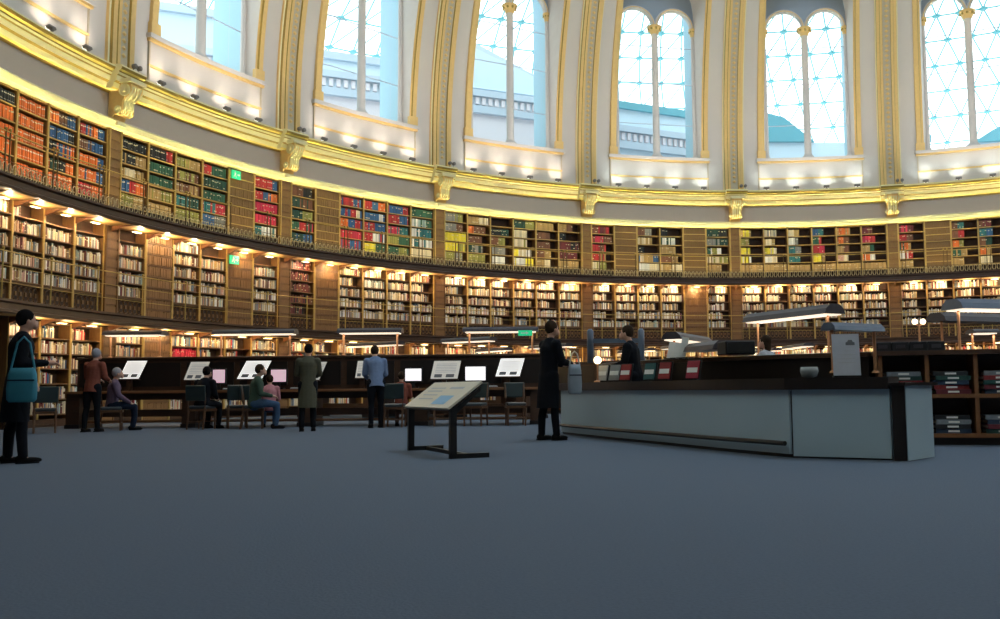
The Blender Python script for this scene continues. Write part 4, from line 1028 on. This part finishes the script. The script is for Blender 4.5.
def skin_chain(chains, voxel, extra=()):
    """chains: lists of (point, radius). Returns a remeshed mesh, one continuous surface"""
    mb = MB(); mm = M['white']
    for ch in chains:
        pts = [Vector(c[0]) for c in ch]; rs = [c[1] for c in ch]
        # round joints
        for p, r in zip(pts, rs):
            rx_, ry_ = (r, r) if not isinstance(r, tuple) else r
            mb.sphere(p, 1, mm, 12, (rx_, ry_, (rx_+ry_)/2))
        for i in range(len(pts)-1):
            n_ = 4
            for k in range(1, n_):
                t_ = k/n_; p = pts[i].lerp(pts[i+1], t_)
                g = lambda r: r if isinstance(r, tuple) else (r, r)
                a_, b_ = g(rs[i]), g(rs[i+1]); rx_ = a_[0]+(b_[0]-a_[0])*t_; ry_ = a_[1]+(b_[1]-a_[1])*t_
                mb.sphere(p, 1, mm, 12, (rx_, ry_, max((rx_+ry_)/2, (pts[i+1]-pts[i]).length/n_*.75 if max(rx_, ry_) > .05 else (rx_+ry_)/2)))
            # frustum core between the joints
            g = lambda r: min(r) if isinstance(r, tuple) else r
            if (pts[i+1]-pts[i]).length > .01: mb.tube([pts[i], pts[i+1]], [g(rs[i])*.98, g(rs[i+1])*.98], mm, 12)
    for e_ in extra: mb.sphere(e_[0], 1, mm, 14, e_[1])
    o = mb.build('tmp'); md = o.modifiers.new('r', 'REMESH'); md.mode = 'VOXEL'; md.voxel_size = voxel; md.use_smooth_shade = True
    sm = o.modifiers.new('s', 'SMOOTH'); sm.factor = .5; sm.iterations = 4 if voxel > .012 else 2
    dg = bpy.context.evaluated_depsgraph_get(); me = bpy.data.meshes.new_from_object(o.evaluated_get(dg))
    bpy.data.objects.remove(o); me.materials.clear(); return me
def person(label, loc, face, H=1.75, pose='stand', top='black', legs='black', hair='hair', long=False, lean=0., arms='down', skin=SKIN, female=False, scale=1., turn=0.):
    t = empty('person', loc, face, label, 'person'); k = H/1.75
    sit = pose == 'sit'
    pz = .52 if sit else .93
    def up(h, side=0., fwd=0.):                 # point up the leaning trunk above the pelvis, body faces +y
        c_, s_ = math.cos(lean), math.sin(lean); return Vector((side, s_*h+c_*fwd, pz+c_*h-s_*fwd))
    w = .92 if female else 1.
    pel = up(0); wst = up(.16); chs = up(.38); nck = up(.54); hd = up(.70, 0, .03)
    if sit:
        lg = [[(Vector((s*.09, 0, pz)), .085), (Vector((s*.12, .22, pz+.01)), .078), (Vector((s*.13, .44, pz-.02)), .058), (Vector((s*.13, .45, .28)), .052), (Vector((s*.13, .42, .09)), .036)] for s in (-1, 1)]
    else:
        st_ = .06
        lg = [[(Vector((s*.095, 0, pz)), .092), (Vector((s*.10, s*st_*.3, .70)), .075), (Vector((s*.10, s*st_*.5+.01, .49)), .055), (Vector((s*.105, s*st_*.8-.01, .34)), .054), (Vector((s*.11, s*st_, .09)), .036)] for s in (-1, 1)]
    am = []
    for s in (-1, 1):
        sh = up(.47, s*.175*w); 
        if arms == 'down': el = up(.19, s*.235*w, -.02); wr = up(-.05, s*.235*w, .08)
        elif arms == 'front': el = up(.22, s*.22*w, .08); wr = up(.20, s*.13, .31)
        elif arms == 'bag': el = up(.20, s*.24*w, -.03); wr = up(.02 if s < 0 else .22, s*.2, .16 if s < 0 else .24)
        else: el = up(.24, s*.22, .10); wr = up(.10, s*.16, .34)
        
        am.append((s, sh, el, wr))
    # body: one continuous skin surface
    ch = [[(pel, (.145*w, .10)), (wst, (.125*w, .09)), (chs, (.15*w, .105)), (nck, .055), (up(.60, 0, .01), .05)]]
    for l in lg: ch.append([(p, r*.82) for p, r in l])
    ex = [(hd, (.076, .095, .115)), (hd+Vector((0, .085, -.055)), (.05, .035, .05)), (hd+Vector((0, .10, -.015)), (.013, .022, .02)), (hd+Vector((.078, .0, -.01)), (.010, .018, .03)), (hd+Vector((-.078, .0, -.01)), (.010, .018, .03))]
    for s, sh, el, wr in am:
        d = (wr-el).normalized(); ch.append([(chs.lerp(sh, .3), .06), (sh, .058), (el, .040), (wr, .027), (wr+d*.06, .032)])
        sd = d.cross(Vector((0, 0, 1)));
        if sd.length < .2: sd = Vector((1, 0, 0))
        sd.normalize(); cu = sd.cross(d).normalized()*(-1 if sd.cross(d).z > 0 else 1)
        for q, (o_, ln) in enumerate(((-.028, .062), (-.010, .074), (.010, .070), (.028, .054))):
            b0 = wr+d*.085+sd*o_; ch.append([(b0, .0105), (b0+d*ln*.55+cu*.008, .0095), (b0+d*ln*.85+cu*.035, .0085)])
        b0 = wr+d*.04+sd*(-s*.034); ch.append([(b0, .012), (b0+d*.035-sd*s*.022, .010), (b0+d*.06-sd*s*.018+cu*.02, .009)])
    for l in lg: f = l[-1][0]; ch.append([(Vector((f.x, f.y-.03, .05)), .035), (Vector((f.x, f.y+.14, .03)), .028)])
    me = skin_chain(ch, .0095, ex); me.materials.append(skin); o = bpy.data.objects.new('body', me); COL.objects.link(o); o.parent = t
    # clothing
    def garment(nm, chains, mt, vox=.016, extra=(), hem=None):
        me = skin_chain(chains, vox, extra)
        if hem:
            bm = bmesh.new(); bm.from_mesh(me); bmesh.ops.bisect_plane(bm, geom=bm.verts[:]+bm.edges[:]+bm.faces[:], plane_co=hem[0], plane_no=hem[1], clear_inner=True); bm.to_mesh(me); bm.free()
        me.materials.append(mt); o = bpy.data.objects.new(nm, me); COL.objects.link(o); o.parent = t; return o
    tc_ = [[(up(.0 if not long else -.02), (.175*w, .135)), (wst, (.155*w, .125)), (chs, (.185*w, .14)), (up(.47), (.15*w, .09)), (up(.52), (.072, .068))]]
    if long and not sit: tc_.append([(up(-.02), (.18*w, .14)), (up(-.25), (.185*w, .15)), (up(-.46), (.19*w, .155))])
    for s, sh, el, wr in am: tc_.append([(chs.lerp(sh, .4), .075), (sh, .078), (el, .060), (el.lerp(wr, .94), .044)])
    if not sit and not long: tc_.append([(up(0), (.178*w, .14)), (up(-.12), (.178*w, .14))])
    ax = up(1)-up(0)
    garment('coat' if long else 'jumper', tc_, FAB[top], hem=(up(-.46), Vector((0, 0, 1))) if long and not sit else (up(-.10), ax))
    lc = [[(pel, (.165*w, .125)), (up(.08), (.15*w, .115))]] + [[(p, r*1.16 if i < 4 else .055) for i, (p, r) in enumerate(l)] for l in lg]
    garment('trousers', lc, FAB[legs])
    for l in lg:
        f = l[-1][0]; mb = MB(); mb.sphere((f.x, f.y-.02, .05), 1, FAB['shoe'], 12, (.045, .065, .052)); mb.sphere((f.x, f.y+.08, .035), 1, FAB['shoe'], 12, (.048, .115, .036)); mb.box(f.x-.042, f.x+.042, f.y-.07, f.y+.16, 0, .022, FAB['shoe']); mb.build('shoe', t, smooth=True)
    hx = [(hd+Vector((0, -.022, .028)), (.089, .102, .112))]
    if female: hx += [(hd+Vector((0, -.06, -.08)), (.085, .055, .13))]
    me = skin_chain([[(hd+Vector((0, -.03, .03)), .07), (hd+Vector((0, -.02, .06)), .07)]], .012, hx); me.materials.append(FAB[hair]); o = bpy.data.objects.new('hair', me); COL.objects.link(o); o.parent = t
    for s in (-1, 1):
        mb = MB(); mb.sphere(hd+Vector((s*.031, .092, .012)), .009, M['black'], 8); mb.build('eye', t)
    mb = MB(); mb.sphere(hd+Vector((0, .119, -.062)), 1, FAB['rust'], 8, (.024, .006, .006)); mb.build('mouth', t)
    t.scale = (k*scale, k*scale, k*scale); return t
def pp(x, d): return rel(px(x, d), d, -.8)
person('person standing at the left edge in a long black coat, with a turquoise bag', pp(19, 10.5), -.9, 1.76, top='black', legs='black', long=True, arms='bag', hair='hairk', lean=.05)
person('person standing by the counter end in a long black coat', pp(548, 14.1), -1.0, 1.84, top='black', legs='black', long=True, arms='front', hair='hair', lean=.06)
person('person in a pale blue shirt standing bent over the near reading desk', pp(376, 19.3), .35, 1.78, top='blue', legs='black', arms='front', hair='hair', lean=.30)
person('standing figure in dark clothes facing the near desk between two canopies', pp(308, 18.0), .2, 1.72, top='olive', legs='black', long=True, arms='front', hair='hairk', lean=.08)
person('seated person in a black jumper reading at the near desk', pp(203, 19.45), -.2, 1.76, pose='sit', top='black', legs='black', arms='front', hair='hairk', lean=.2)
person('seated person in a dark green jumper and blue jeans, side on', pp(255, 19.3), -1.2, 1.78, pose='sit', top='green', legs='jeans', arms='front', hair='hair', lean=.12)
person('small seated person in a pink top beside the green jumper', pp(270, 19.95), .3, 1.5, pose='sit', top='pink', legs='jeans', arms='front', hair='hair', lean=.10)
person('seated person with auburn hair at the white monitor', pp(401, 19.9), .1, 1.55, pose='sit', top='rust', legs='brown', arms='front', hair='hair', lean=.1)
person('seated person in a purplish top and dark jeans at the left of the desk', pp(113, 19.2), -1.1, 1.72, pose='sit', top='purple', legs='navy', arms='lap', hair='hairg', lean=.1)
person('grey haired person standing in a rust brown top left of the bright board', pp(93, 18.6), -.2, 1.70, top='rust', legs='black', arms='front', hair='hairg', lean=.12)
person('member of staff standing in black behind the information counter', pp(634, 15.2), 1.2, 1.84, top='black', legs='black', arms='front', hair='hair', lean=.14)
person('person in a pale scarf behind the ring desk under the large hood', pp(766, 15.6), .9, 1.66, top='pale', legs='black', arms='front', hair='hair', female=True)
# bags
def bag(nm, loc, rz_, w_, h_, d_, m_, label, strap):
    t = empty(nm, loc, rz_, label, 'bag'); m = MB(); n_ = 12; vs = []
    prof_ = [(0, .80), (.08, .96), (.4, 1.0), (.8, .92), (1, .78)]
    for f_, s_ in prof_:
        for j in range(n_): a = 2*PI*j/n_; c_, q_ = math.cos(a), math.sin(a); vs.append((w_/2*s_*math.copysign(abs(c_)**.5, c_), d_/2*s_*math.copysign(abs(q_)**.6, q_), h_*f_))
    fs = [(i*n_+j, i*n_+(j+1) % n_, (i+1)*n_+(j+1) % n_, (i+1)*n_+j) for i in range(4) for j in range(n_)] + [tuple(range(n_-1, -1, -1)), tuple(range(4*n_, 5*n_))]
    m.poly(vs, fs, m_); m.build('bag_body', t, smooth=True)
    m = MB(); m.tube([(-w_*.38, 0, h_*.97), (-w_*.2, 0, h_+strap*.8), (0, 0, h_+strap), (w_*.2, 0, h_+strap*.8), (w_*.38, 0, h_*.97)], .012, m_, 6); m.build('strap', t)
    m = MB(); m.box(-w_*.43, w_*.43, -d_/2*1.02, d_/2*1.02, h_*.62, h_*.66, FAB['navy']); m.build('band', t)
M['turquoise'] = mat('turquoise_canvas', (.025, .19, .26), .7, var=.2); M['greybag'] = mat('grey_canvas', (.22, .26, .30), .7, var=.15)
bag('shoulder_bag', rel(px(23, 10.15), 10.15, -.10), .2, .32, .38, .12, M['turquoise'], 'turquoise shoulder bag hanging in front of the black coat at the left', .35)
bag('tote_bag', rel(px(574, 14.0), 14.0, -.10), .3, .22, .46, .12, M['greybag'], 'pale grey tote bag beside the black coat at the counter end', .2)

# ------------------------------------------------------------------ view
SC.view_settings.view_transform = 'Standard'; SC.view_settings.look = 'None'; SC.view_settings.exposure = 0; SC.view_settings.gamma = 1; SC.view_settings.use_curve_mapping = False
SC.cycles.max_bounces = 6; SC.cycles.diffuse_bounces = 4; SC.cycles.transparent_max_bounces = 12; SC.cycles.sample_clamp_indirect = 4; SC.cycles.use_denoising = True
